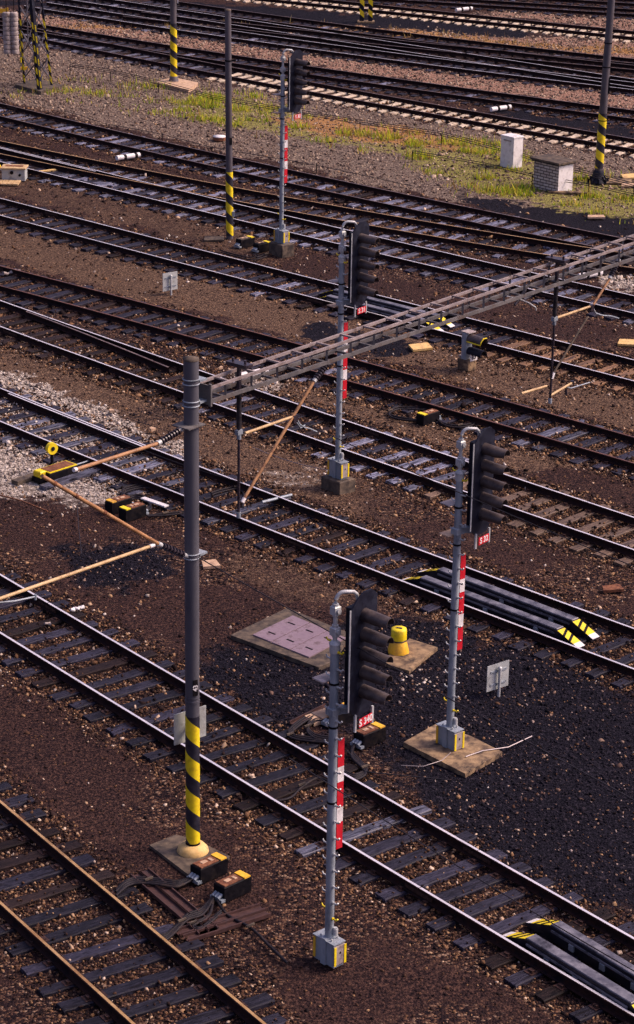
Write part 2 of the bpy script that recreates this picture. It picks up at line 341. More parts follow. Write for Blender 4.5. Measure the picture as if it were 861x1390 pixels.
def fit_centre(key):
    u, l = TR[key]; deg = TI[key][2]
    U = [at(x, y, ZT) for x, y in u]; L = [at(x, y, ZT) for x, y in l]
    a = (U[0] + L[0]) / 2; b = (U[-1] + L[-1]) / 2
    ang = math.atan2(U[-1].y - U[0].y, U[-1].x - U[0].x)
    ca, sa = math.cos(ang), math.sin(ang); o = U[0]
    def loc(p): dx, dy = p.x - o.x, p.y - o.y; return dx * ca + dy * sa, -dx * sa + dy * ca
    S = []; C = []
    # densify both rails so that the end points weigh like the middle
    for P, sgn in ((U, -1), (L, 1)):
        for p in P:
            s, c = loc(p); S.append(s); C.append(c + sgn * GAUGE / 2)
    S = np.array(S); C = np.array(C); c0 = np.polyfit(S, C, deg)
    smin, smax = S.min(), S.max(); d0 = np.polyder(c0)
    def f(s):
        if s < smin: c = np.polyval(c0, smin) + (s - smin) * np.polyval(d0, smin); g = np.polyval(d0, smin)
        elif s > smax: c = np.polyval(c0, smax) + (s - smax) * np.polyval(d0, smax); g = np.polyval(d0, smax)
        else: c = np.polyval(c0, s); g = np.polyval(d0, s)
        x = o.x + s * ca - c * sa; y = o.y + s * sa + c * ca
        t = Vector((ca - g * sa, sa + g * ca, 0)).normalized()
        return Vector((x, y, 0)), t
    return f, smin, smax
def rail_mesh(pts, nor, head, z0=.025, mats=None, parent=None, name='rail', top=True):
    prof = [(-.07, 0), (-.07, .012), (-.016, .03), (-.011, .05), (-.011, .105), (-.036, .115), (-.036, .143), (-.023, .15), (.023, .15), (.036, .143), (.036, .115), (.011, .105), (.011, .05), (.016, .03), (.07, .012), (.07, 0)]
    k = len(prof); mb = MB(); vs = []
    for p, n in zip(pts, nor):
        for x, z in prof: vs.append((p.x + n.x * x, p.y + n.y * x, z0 + z))
    fs = []; mi = []
    for i in range(len(pts) - 1):
        for j in range(k - 1):
            fs.append((i * k + j, i * k + j + 1, (i + 1) * k + j + 1, (i + 1) * k + j)); mi.append(1 if j == 7 else 0)
    mb.v = vs; mb.f = fs; mb.m = mi; mb.s = [False] * len(fs)
    mb.add(vs[:k], [tuple(range(k))]); mb.add(vs[-k:], [tuple(range(k - 1, -1, -1))])
    return mb.build(name, [M['rail_side'], M[head]], parent, world=True)

def sleeper_mesh(seed, concrete=False):
    r = random.Random(seed); mb = MB()
    if concrete:
        n = 17; vs = []
        for i in range(n):
            x = -1.25 + 2.5 * i / (n - 1); a = abs(x)
            w = .15 if .45 < a < 1.15 else (.105 if a < .4 else .13); h = .045 if .45 < a < 1.15 else .02
            if a >= 1.2: w = .11; h = .02
            for y, z in ((-w, -.16), (-w * .92, h - .045), (-w * .62, h - .012), (w * .62, h - .012), (w * .92, h - .045), (w, -.16)): vs.append((x, y, z))
        fs = [(i * 6 + j, (i + 1) * 6 + j, (i + 1) * 6 + j + 1, i * 6 + j + 1) for i in range(n - 1) for j in range(5)]
        mb.add(vs, fs); mb.add(vs[:6], [(0, 1, 2, 3, 4, 5)]); mb.add(vs[-6:], [(5, 4, 3, 2, 1, 0)])
    else:
        n = 14; vs = []; w0 = .125 + r.uniform(-.012, .012); L = 1.28 + r.uniform(-.04, .04)
        for i in range(n):
            x = -L + 2 * L * i / (n - 1); dz = r.uniform(-.006, .004)
            for y, z in ((-w0, -.15), (-w0 + r.uniform(-.006, .006), .004 + dz), (-w0 + .018, .018 + dz), (r.uniform(-.03, .03), .020 + dz + r.uniform(-.006, .002)), (w0 - .018, .018 + dz), (w0 + r.uniform(-.006, .006), .004 + dz), (w0, -.15)): vs.append((x + (r.uniform(-.012, .012) if i in (0, n - 1) else 0), y, z))
        k = 7
        fs = [(i * k + j, (i + 1) * k + j, (i + 1) * k + j + 1, i * k + j + 1) for i in range(n - 1) for j in range(k - 1)]
        mb.add(vs, fs); mb.add(vs[:k], [tuple(range(k))]); mb.add(vs[-k:], [tuple(range(k - 1, -1, -1))])
    zp = .038 if concrete else .026
    for sx in (-1, 1):
        mb.box((sx * GAUGE / 2, 0, zp - .01), (.34, .17, .022), mi=1)
        for q in (-1, 1):
            mb.box((sx * GAUGE / 2 + q * .095, 0, zp + .014), (.05, .09, .03), mi=1)
            mb.cyl((sx * GAUGE / 2 + q * .125, .045 * q, zp), (sx * GAUGE / 2 + q * .125, .045 * q, zp + .05), .016, n=6, mi=1)
    return mb
sl_cache = {}
def sleeper_src(kind, v):
    if (kind, v) not in sl_cache:
        mb = sleeper_mesh(100 + v * 7 + len(kind), kind == CO)
        me_o = mb.build('sleeper', [M[kind], M['plate']]); me = me_o.data; bpy.data.objects.remove(me_o)
        sl_cache[(kind, v)] = me
    return sl_cache[(kind, v)]
SLEEP = []     # positions, used when ballast is scattered
for ti, (key, (lab, head, deg, rules)) in enumerate(TI.items()):
    f, s0, s1 = fit_centre(key)
    ext0 = 4.0 if key not in ('T14', 'T15', 'T16') else 8.0
    ext1 = 9.0 if key in ('T0', 'T1') else 4.5
    a, b = s0 - ext0, s1 + ext1
    N = int((b - a) / .5) + 1
    cs = [f(a + (b - a) * i / (N - 1)) for i in range(N)]
    centre[key] = (f, a, b)
    root = thing('railway_track', lab, 'railway track', cs[N // 2][0], 0, 'railway tracks of the yard')
    for sgn in (1, -1):
        nor = [Vector((-t.y, t.x, 0)) for p, t in cs]
        pts = [p + n * sgn * GAUGE / 2 for (p, t), n in zip(cs, nor)]
        hd = head
        rail_mesh(pts, nor, hd, parent=root)
    if key in ('T0', 'T1', 'T2', 'T3', 'T4', 'T5', 'T6', 'T8'):
        sj = a + 3.1 + (ti * 2.7) % 5
        while sj < b - 1:
            for sgn in (1, -1):
                p, t = f(sj + (0.0 if sgn > 0 else .35)); n = Vector((-t.y, t.x, 0)); q = p + n * sgn * GAUGE / 2; az = math.atan2(t.y, t.x)
                m = MB()
                for e in (-1, 1):
                    m.box(q + n * e * .026 + Vector((0, 0, .095)), (.62, .022, .062), rz=az)
                    for k in (-.24, -.10, .10, .24): m.cyl(q + n * e * .034 + t * k + Vector((0, 0, .095)), q + n * e * .056 + t * k + Vector((0, 0, .095)), .016, n=6)
                m.box(q + Vector((0, 0, .171)), (.014, .05, .012), rz=az)
                m.build('rail_joint', M['plate'], root, world=True)
            sj += 12.5
    step = .60 if key in ('T0', 'T1', 'T2', 'T3', 'T5', 'T6', 'T8') else .575
    drop = {'T7': -.012, 'TC': -.014, 'TB': -.008, 'T10': -.01}.get(key, 0)
    rnd = random.Random(ti)
    s = a + .2
    while s < b - .1:
        p, t = f(s + rnd.uniform(-.04, .04)); x, y = to_px(p.x, p.y, 0.1)
        kind = next(k for lim, k in rules if x + rnd.uniform(-15, 15) < lim)
        if kind in (W, WB) and rnd.random() < (.10 if kind == W else .45): kind = WB if kind == W else W
        if kind == W and rnd.random() < .10: kind = WR
        o = bpy.data.objects.new('sleeper', sleeper_src(kind, rnd.randrange(5))); COL.objects.link(o); o.parent = root
        conc = kind == CO
        o.location = p - root.location + Vector((0, 0, drop + (0 if conc else rnd.uniform(-.012, .006))))
        o.rotation_euler = (0, 0, math.atan2(t.y, t.x) + math.pi / 2 + rnd.uniform(-.03, .03) * (0 if conc else 1) + (math.pi if rnd.random() < .5 else 0))
        if not conc: o.scale = (rnd.uniform(.95, 1.05), rnd.uniform(.88, 1.08), 1); n_ = Vector((-t.y, t.x, 0)); o.location += n_ * rnd.uniform(-.03, .03)
        SLEEP.append((p.x, p.y, t.x, t.y))
        s += step * rnd.uniform(.96, 1.04)
    if key == 'T2' or key == 'T3' or key == 'T6':
        # guard / switch rail inside the upper rail
        xa, xb, off0, off1 = {'T2': (-20, 165, .085, .085), 'T3': (10, 215, .09, .42), 'T6': (-20, 110, .09, .10)}[key]
        ss = np.linspace(a, b, 300); xs = [to_px(*[np.array(v) for v in (f(q)[0].x, f(q)[0].y, .17)])[0] for q in ss]
        qa = ss[int(np.argmin(abs(np.array(xs) - xa)))]; qb = ss[int(np.argmin(abs(np.array(xs) - xb)))]
        pts = []; nor = []
        for i in range(24):
            u = i / 23; p, t = f(qa + (qb - qa) * u); n = Vector((-t.y, t.x, 0))
            pts.append(p + n * (GAUGE / 2 - off0 - (off1 - off0) * u ** 1.5)); nor.append(n)
        rail_mesh(pts, nor, 'head_dull' if key == 'T3' else 'head_bright', z0=.02, parent=root, name='guard_rail')

# ------------------------------------------------------------------ ground: one sheet, surveyed zones of ballast, ash, painted rail-side shade with iron dust and grass
seg_pts = []; seg_t = []
for key, (f, a, b) in centre.items():
    for s in np.arange(a, b, .4):
        p, t = f(s); seg_pts.append((p.x, p.y)); seg_t.append((t.x, t.y))
seg_pts = np.array(seg_pts); seg_t = np.array(seg_t)
def track_dist(X, Y):
    out = np.full(X.shape, 99.0)
    CH = 20000
    for i in range(0, len(X), CH):
        x = X[i:i + CH, None]; y = Y[i:i + CH, None]
        ymin, ymax = Y[i:i + CH].min() - 5, Y[i:i + CH].max() + 5
        k = (seg_pts[:, 1] > ymin) & (seg_pts[:, 1] < ymax)
        if not k.any(): continue
        P = seg_pts[k]; Tt = seg_t[k]
        dx = x - P[None, :, 0]; dy = y - P[None, :, 1]
        along = np.abs(dx * Tt[None, :, 0] + dy * Tt[None, :, 1]); perp = np.abs(-dx * Tt[None, :, 1] + dy * Tt[None, :, 0])
        out[i:i + CH] = np.where(along < .35, perp, 99).min(1)
    return out
def blob(px, py, cx, cy, rx, ry, rot=0.0, soft=.45):
    c, s = math.cos(R(rot)), math.sin(R(rot)); dx = px - cx; dy = py - cy
    u = (dx * c + dy * s) / rx; v = (-dx * s + dy * c) / ry
    return 1 - smoothstep(1 - soft, 1 + soft, np.sqrt(u * u + v * v))
def line_y(px, pts):
    xs = [p[0] for p in pts]; ys = [p[1] for p in pts]; return np.interp(px, xs, ys)
def band(px, py, top, bot, soft=5):
    yt = line_y(px, top); yb = line_y(px, bot); return smoothstep(yt - soft, yt + soft, py) * (1 - smoothstep(yb - soft, yb + soft, py))
def zones(X, Y):
    px, py = to_px(X, Y, np.zeros_like(X))
    wob = (fbm(X * 1.3, Y * 1.3, 3) - .47) * 90 + (fbm(X * 6, Y * 6, 13) - .47) * 55; sc = np.clip((py + 300) / 1300, .25, 1)
    px2 = px + wob * sc; py2 = py + (fbm(X * 1.3 + 50, Y * 1.3, 9) - .47) * 45 * sc + (fbm(X * 6 + 9, Y * 6, 19) - .47) * 30 * sc
    b = lambda *a, **k: blob(px2, py2, *a, **k)
    coal = b(700, 1000, 190, 125, 12) + b(560, 905, 130, 60, 15) + .9 * b(380, 930, 110, 55, 20) + .8 * b(160, 762, 75, 30, 0) + .95 * b(800, 1110, 160, 110, 20)
    coal = coal + .9 * b(435, 450, 38, 10, 8) + .9 * b(510, 468, 55, 14, 6)
    coal = coal + band(px2, py2, [(560, 236), (650, 268), (720, 276), (861, 292)], [(560, 240), (660, 285), (760, 305), (861, 326)], 6) * smoothstep(590, 660, px)
    coal = coal + .9 * band(px2, py2, [(600, 134), (720, 152), (861, 172)], [(600, 136), (720, 166), (861, 188)], 4) * smoothstep(640, 700, px)
    coal = coal + .9 * band(px2, py2, [(230, 0), (430, 12), (576, 26), (861, 50)], [(230, 6), (430, 30), (576, 42), (861, 60)], 5) * (1 - smoothstep(680, 760, px))
    coal = coal + .5 * b(330, 530, 30, 12) + .4 * b(230, 560, 60, 15)
    pale = .95 * band(px2, py2, [(0, 505), (110, 540), (240, 605)], [(0, 540), (110, 575), (230, 625)], 10) * (1 - smoothstep(200, 290, px)) + 1.0 * b(60, 630, 100, 44, 12) + .9 * b(90, 580, 150, 40, 18) + .6 * b(150, 660, 60, 14, 20)
    pale = pale + .7 * b(340, 515, 45, 14, 10) + .5 * b(560, 920, 30, 12) + .8 * b(845, 378, 32, 12, 5) + .35 * b(400, 640, 60, 14)
    pale = pale + .45 * band(px2, py2, [(0, 440), (287, 545)], [(0, 455), (287, 560)], 8) * (1 - smoothstep(200, 300, px))
    # grey-pink gravel of the middle strip and the far bands
    g1 = band(px2, py2, [(0, 56), (144, 76), (288, 108), (432, 136), (576, 162), (861, 212)], [(0, 134), (144, 168), (288, 200), (440, 234), (576, 264), (861, 318)], 5)
    g2 = band(px2, py2, [(0, 12), (144, 30), (288, 54), (432, 74), (576, 93), (720, 110), (861, 127)], [(0, 20), (144, 46), (288, 68), (432, 90), (576, 110), (720, 128), (861, 148)], 3)
    g3 = band(px2, py2, [(576, 18), (720, 16), (861, 24)], [(576, 12), (720, 26), (861, 40)], 2) + band(px2, py2, [(560, 34), (720, 48), (861, 54)], [(560, 44), (720, 66), (861, 80)], 3) * .9
    gravel = np.clip(g1 * .75 + g2 * 1.1 + g3, 0, 1)
    pink = np.clip(g2 + .7 * g3 + .3 * b(560, 175, 160, 15, 8), 0, 1)
    grass = .55 * b(255, 140, 170, 22, 8) + .8 * b(330, 152, 80, 22, 8) + .9 * b(470, 182, 110, 16, 8) + 1.3 * b(670, 228, 115, 34, 12) + 1.3 * b(800, 262, 115, 26, 10) + .35 * b(60, 128, 60, 10) + .5 * b(600, 200, 60, 14, 8)
    dryg = .8 * b(500, 178, 150, 13, 8) + .8 * band(px2, py2, [(430, 32), (576, 40), (720, 56), (861, 64)], [(430, 38), (576, 50), (720, 66), (861, 74)], 3)
    dist = track_dist(X.ravel(), Y.ravel()).reshape(X.shape)
    near = 1 - smoothstep(.9, 1.9, dist)
    rust = (1 - smoothstep(.0, .4, np.abs(dist - .75))) * .8  # shade beside the rails painted into the ground colour, with brown iron dust
    fine = np.clip((fbm(X * .5, Y * .5, 21) - .30) * 4, 0, 1) * smoothstep(1.25, 1.7, dist)
    tan = .9 * band(px2, py2, [(0, 300), (287, 375), (430, 412), (600, 455), (861, 525)], [(0, 352), (287, 428), (574, 503), (861, 585)], 8)
    tan = tan + .7 * band(px2, py2, [(0, 445), (287, 550), (450, 610), (574, 655)], [(0, 520), (250, 618), (394, 672), (600, 745)], 8) * (1 - .6 * smoothstep(430, 560, px)) + .5 * band(px2, py2, [(0, 225), (288, 298), (400, 330)], [(0, 262), (287, 338), (430, 372)], 6) * (1 - smoothstep(330, 450, px))
    tan = tan + .75 * band(px2, py2, [(420, 505), (600, 560), (700, 595)], [(420, 560), (574, 598), (700, 640)], 8) + .5 * b(400, 780, 110, 34, 12) + .3 * b(560, 830, 90, 30, 15)
    return dict(tan=np.clip(tan, 0, 1), coal=np.clip(coal, 0, 1), pale=np.clip(pale, 0, 1), gravel=gravel, pink=pink, grass=np.clip(grass, 0, 1.25), dryg=np.clip(dryg, 0, 1), near=near, rust=rust, fine=fine, dist=dist, px=px, py=py)
def ground_z(X, Y, dist=None):
    z = GZ + (fbm(X * .8, Y * .8, 5) - .47) * .05 + (fbm(X * 4, Y * 4, 6) - .47) * .03
    if dist is not None: z = np.where(dist < 1.4, GZ + (z - GZ) * .5 - .016, z - .02 * smoothstep(1.4, 2.2, dist))
    return z
xs = np.concatenate([np.array([-900, -400, -200, -100, -60, -40, -30, -24]), np.arange(-19, 19.01, .11), np.array([24, 30, 40, 60, 100, 200, 400, 900])])
ys = [-300., -100, -30, 0, 12, 20, 24]
y = 27.0
while y < 140: ys.append(y); y += .09 + max(0, (y - 40)) * .0016
ys += [150, 170, 200, 260, 400, 800, 1800]
ys = np.array(ys)
GX, GY = np.meshgrid(xs, ys); Z = zones(GX, GY); GH = ground_z(GX, GY, Z['dist'])
nx, ny = len(xs), len(ys)
me = bpy.data.meshes.new('ground')
co = np.stack([GX.ravel(), GY.ravel(), GH.ravel()], 1).astype(np.float32)
i = np.arange((ny - 1) * (nx - 1)); r_ = i // (nx - 1); c_ = i % (nx - 1); v0 = r_ * nx + c_
quads = np.stack([v0, v0 + 1, v0 + nx + 1, v0 + nx], 1).astype(np.int32)
me.vertices.add(len(co)); me.vertices.foreach_set('co', co.ravel())
me.loops.add(quads.size); me.loops.foreach_set('vertex_index', quads.ravel())
me.polygons.add(len(quads)); me.polygons.foreach_set('loop_start', np.arange(0, quads.size, 4, dtype=np.int32))
me.polygons.foreach_set('use_smooth', np.ones(len(quads), bool)); me.update(calc_edges=True)
def put(name, r, g, b, a=None):
    at_ = me.attributes.new(name, 'FLOAT_COLOR', 'POINT')
    arr = np.stack([r.ravel(), g.ravel(), b.ravel(), np.ones(r.size) if a is None else a.ravel()], 1).astype(np.float32)
    at_.data.foreach_set('color', arr.ravel())
put('zone_a', Z['coal'], Z['pale'], Z['gravel'])
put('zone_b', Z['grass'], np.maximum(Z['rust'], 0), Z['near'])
put('zone_c', Z['fine'], Z['pink'], Z['dryg'])
put('zone_d', Z['tan'], Z['tan'], Z['tan'])
ground = bpy.data.objects.new('ground', me); COL.objects.link(ground); ground['kind'] = 'structure'

def ground_mat():
    m, nt, p = new_mat('yard_ground'); L = nt.links
    geo = nd(nt, 'ShaderNodeNewGeometry'); pos = geo.outputs['Position']
    def attr(n):
        a = nd(nt, 'ShaderNodeAttribute'); a.attribute_name = n; s = nd(nt, 'ShaderNodeSeparateColor'); L.new(a.outputs['Color'], s.inputs[0]); return s.outputs
    A = attr('zone_a'); B = attr('zone_b'); C = attr('zone_c'); D = attr('zone_d')
    nz = nd(nt, 'ShaderNodeTexNoise'); nz.inputs['Scale'].default_value = 3.2; nz.inputs['Detail'].default_value = 9; nz.inputs['Roughness'].default_value = .72; L.new(pos, nz.inputs['Vector'])
    nf = nd(nt, 'ShaderNodeTexNoise'); nf.inputs['Scale'].default_value = 17; nf.inputs['Detail'].default_value = 5; nf.inputs['Roughness'].default_value = .7; L.new(pos, nf.inputs['Vector'])
    def thr(x, lo=.35, hi=.6, amt=.9, noise=nz):       # zone edge broken up by noise
        ma = nd(nt, 'ShaderNodeMath', operation='MULTIPLY_ADD'); L.new(noise.outputs[0], ma.inputs[0]); ma.inputs[1].default_value = amt; L.new(x, ma.inputs[2])
        mr = nd(nt, 'ShaderNodeMapRange', interpolation_type='SMOOTHSTEP'); L.new(ma.outputs[0], mr.inputs[0]); mr.inputs[1].default_value = lo + amt * .5; mr.inputs[2].default_value = hi + amt * .5
        return mr.outputs[0]
    def mix(fac, a, b):
        x = nd(nt, 'ShaderNodeMix', data_type='RGBA'); L.new(fac, x.inputs[0])
        for s, k in ((a, 6), (b, 7)):
            if isinstance(s, tuple): x.inputs[k].default_value = (*s, 1)
            else: L.new(s, x.inputs[k])
        return x.outputs[2]
    # stones: voronoi cells, every cell its own colour
    vo = nd(nt, 'ShaderNodeTexVoronoi'); vo.inputs['Scale'].default_value = 24; vo.inputs['Randomness'].default_value = 1; L.new(pos, vo.inputs['Vector'])
    vs = nd(nt, 'ShaderNodeSeparateColor'); L.new(vo.outputs['Color'], vs.inputs[0])
    rb = ramp(nt, [(0, (0.0062, 0.0040, 0.0062)), (.45, (0.0234, 0.0135, 0.0140)), (.72, (0.0624, 0.0330, 0.0241)), (.9, (0.1560, 0.0850, 0.0504)), (1, (0.2600, 0.1800, 0.1232))]); L.new(vs.outputs[0], rb.inputs[0])
    rg = ramp(nt, [(0, (0.0403, 0.0277, 0.0272)), (.4, (0.1127, 0.0832, 0.0680)), (.75, (0.2173, 0.1663, 0.1258)), (1, (0.3703, 0.3010, 0.2244))]); L.new(vs.outputs[0], rg.inputs[0])
    rp = ramp(nt, [(0, (0.1200, 0.0576, 0.0396)), (.4, (0.2400, 0.1332, 0.0936)), (.8, (0.3600, 0.2232, 0.1584)), (1, (0.4950, 0.3456, 0.2592))]); L.new(vs.outputs[0], rp.inputs[0])
    rw = ramp(nt, [(0, (0.0585, 0.0468, 0.0450)), (.4, (0.2535, 0.2153, 0.1800)), (.8, (0.4875, 0.4306, 0.3600)), (1, (0.6630, 0.5990, 0.5130))]); L.new(vs.outputs[0], rw.inputs[0])
    fine = ramp(nt, [(.36, (0.0073, 0.0045, 0.0062)), (.5, (0.0312, 0.0170, 0.0162)), (.62, (0.0884, 0.0475, 0.0347))]); L.new(nf.outputs[0], fine.inputs[0])
    coal = ramp(nt, [(.38, (0.0016, 0.0016, 0.0038)), (.54, (0.0091, 0.0084, 0.0151)), (.68, (0.0371, 0.0320, 0.0420))]); L.new(nf.outputs[0], coal.inputs[0])
    grs = ramp(nt, [(.36, (.06, .05, .03)), (.5, (.20, .18, .06)), (.62, (.36, .34, .09))]); L.new(nf.outputs[0], grs.inputs[0])
    dry = ramp(nt, [(.3, (.16, .085, .03)), (.5, (.34, .18, .07)), (.7, (.50, .31, .14))]); L.new(nf.outputs[0], dry.inputs[0])
    col = mix(thr(C[0], .2, .7), rb.outputs[0], fine.outputs[0])
    tanr = ramp(nt, [(.33, (.020, .012, .011)), (.5, (.085, .054, .038)), (.63, (.24, .155, .095))]); L.new(nf.outputs[0], tanr.inputs[0])
    col = mix(thr(D[0], .25, .75, 1.0), col, tanr.outputs[0])
    col = mix(thr(A[2], .3, .6, .4), col, rg.outputs[0])
    col = mix(thr(C[1], .3, .6, .4), col, rp.outputs[0])
    col = mix(thr(A[1], .25, .65, 1.4), col, rw.outputs[0])
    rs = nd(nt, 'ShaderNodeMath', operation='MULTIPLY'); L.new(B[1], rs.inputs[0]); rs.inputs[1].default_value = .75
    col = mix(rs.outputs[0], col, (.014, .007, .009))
    col = mix(thr(A[0], .25, .6, 1.0), col, coal.outputs[0])
    col = mix(thr(B[0], .55, 1.0, 1.5), col, grs.outputs[0])
    col = mix(thr(C[2], .35, .7, 1.3), col, dry.outputs[0])
    L.new(col, p.inputs['Base Color']); p.inputs['Roughness'].default_value = .9; p.inputs['Specular IOR Level'].default_value = .08
    hm = nd(nt, 'ShaderNodeMath', operation='MULTIPLY_ADD'); L.new(vs.outputs[1], hm.inputs[0]); hm.inputs[1].default_value = .6
    inv = nd(nt, 'ShaderNodeMath', operation='SUBTRACT'); inv.inputs[0].default_value = 1; L.new(vo.outputs['Distance'], inv.inputs[1]); L.new(inv.outputs[0], hm.inputs[2])
    b1 = nd(nt, 'ShaderNodeBump'); b1.inputs['Strength'].default_value = .9; b1.inputs['Distance'].default_value = .03; L.new(hm.outputs[0], b1.inputs['Height'])
    b2 = nd(nt, 'ShaderNodeBump'); b2.inputs['Strength'].default_value = .6; b2.inputs['Distance'].default_value = .03; L.new(nf.outputs[0], b2.inputs['Height']); L.new(b1.outputs[0], b2.inputs['Normal'])
    L.new(b2.outputs[0], p.inputs['Normal'])
    return m
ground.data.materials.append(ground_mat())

# ------------------------------------------------------------------ loose stones
def stone_mat(name, stops):
    m, nt, p = new_mat(name); L = nt.links
    g = nd(nt, 'ShaderNodeNewGeometry'); r = ramp(nt, stops); L.new(g.outputs['Random Per Island'], r.inputs[0])
    L.new(r.outputs[0], p.inputs['Base Color']); p.inputs['Roughness'].default_value = .85; p.inputs['Specular IOR Level'].default_value = .12
    return m
def scatter(name, label_kind, n_try, yr, prob, size, mat, seed):
    g = np.random.default_rng(seed)
    Y = yr[0] + (yr[1] - yr[0]) * g.random(n_try) ** .9; X = (g.random(n_try) * 2 - 1) * (.145 * Y + 1.2)
    z = zones(X, Y); keep = g.random(n_try) < prob(z) * (.145 * Y + 1.2) / (.145 * yr[1] + 1.2); X = X[keep]; Y = Y[keep]
    n = len(X); H = ground_z(X, Y, z['dist'][keep]); H = np.where((z['dist'][keep] < 1.35) & (g.random(n) < .05), .018, H)
    s = size[0] * np.exp(g.normal(0, .35, n)) * (1 + (Y - 35) * size[1])
    base = np.array([(-1, -1, -1), (1, -1, -1), (1, 1, -1), (-1, 1, -1), (-1, -1, 1), (1, -1, 1), (1, 1, 1), (-1, 1, 1)], float)
    V = base[None] * np.array([1, .72, .5])[None, None] * (1 + g.uniform(-.42, .42, (n, 8, 3)))
    V[:, 4:, :2] *= .72
    a = g.random(n) * 2 * np.pi; tx = g.normal(0, .35, n); ty = g.normal(0, .35, n)
    ca, sa = np.cos(a), np.sin(a)
    x = V[..., 0]; yv = V[..., 1]; zv = V[..., 2]
    zv2 = zv + x * tx[:, None] + yv * ty[:, None]
    xx = x * ca[:, None] - yv * sa[:, None]; yy = x * sa[:, None] + yv * ca[:, None]
    P = np.stack([xx * s[:, None] + X[:, None], yy * s[:, None] + Y[:, None], zv2 * s[:, None] + (H + s * .25)[:, None]], -1).reshape(-1, 3).astype(np.float32)
    q = np.array([(3, 2, 1, 0), (4, 5, 6, 7), (0, 1, 5, 4), (1, 2, 6, 5), (2, 3, 7, 6), (3, 0, 4, 7)])
    Fq = (q[None] + (np.arange(n) * 8)[:, None, None]).reshape(-1, 4).astype(np.int32)
    me = bpy.data.meshes.new(name); me.vertices.add(len(P)); me.vertices.foreach_set('co', P.ravel())
    me.loops.add(Fq.size); me.loops.foreach_set('vertex_index', Fq.ravel()); me.polygons.add(len(Fq)); me.polygons.foreach_set('loop_start', np.arange(0, Fq.size, 4, dtype=np.int32))
    me.update(calc_edges=True); me.materials.append(mat)
    o = bpy.data.objects.new(name, me); COL.objects.link(o); tag(o, *label_kind, kind='stuff')
    print(name, n); return o
sm_b = stone_mat('brown_stone', [(0, (.009, .006, .007)), (.4, (.028, .016, .014)), (.65, (.075, .039, .024)), (.85, (.20, .11, .055)), (.95, (.38, .24, .13)), (1, (.62, .50, .38))])
sm_w = stone_mat('pale_stone', [(0, (0.1013, 0.0778, 0.0702)), (.35, (0.2835, 0.2333, 0.1966)), (.75, (0.4657, 0.4082, 0.3370)), (1, (0.6885, 0.6221, 0.5429))])
sm_g = stone_mat('far_gravel_stone', [(0, (0.0483, 0.0317, 0.0306)), (.4, (0.1449, 0.1030, 0.0816)), (.75, (0.2656, 0.1901, 0.1360)), (1, (0.4508, 0.3564, 0.2584))])
scatter('ballast_stones', ('brown and tan ballast stones lying between the nearer tracks', 'ballast'), 420000, (27.5, 62),
        lambda z: np.clip(.085 + .78 * z['near'] * (1 - .3 * z['rust']) - .09 * z['fine'] - .7 * z['coal'] * (1 - .85 * z['near']) + .0, .03, 1) * (1 - .45 * z['pale']), (.0175, .011), sm_b, 11)
scatter('pale_stones', ('off-white limestone chips strewn beside the left tracks', 'stones'), 260000, (34, 78),
        lambda z: np.clip(z['pale'] * 1.0, .0, 1) ** 1.4 * .42 + .004, (.020, .012), sm_w, 12)
scatter('far_ballast_stones', ('small brown stones between the tracks in the middle distance', 'ballast'), 160000, (62, 96),
        lambda z: np.clip(.05 + .35 * z['near'] - .6 * z['coal'], .02, 1) * (1 - z['gravel']), (.021, .008), sm_b, 13)
scatter('gravel_stones', ('grey-pink gravel of the middle strip and far track beds', 'gravel'), 200000, (74, 128),
        lambda z: z['gravel'] * .45 * (1 - z['coal']), (.024, .006), sm_g, 14)

sm_c = stone_mat('ash_lump', [(0, (0.0022, 0.0021, 0.0050)), (.6, (0.0121, 0.0104, 0.0187)), (.84, (0.0330, 0.0260, 0.0330)), (.90, (0.1210, 0.0728, 0.0550)), (.97, (0.2310, 0.1612, 0.1210)), (1, (0.3300, 0.2704, 0.2475))])
scatter('ash_lumps', ('black ash and cinder lumps with tan chips around signal S 32', 'ash'), 260000, (30, 60),
        lambda z: np.clip(z['coal'] * .4, 0, 1), (.015, .010), sm_c, 15)
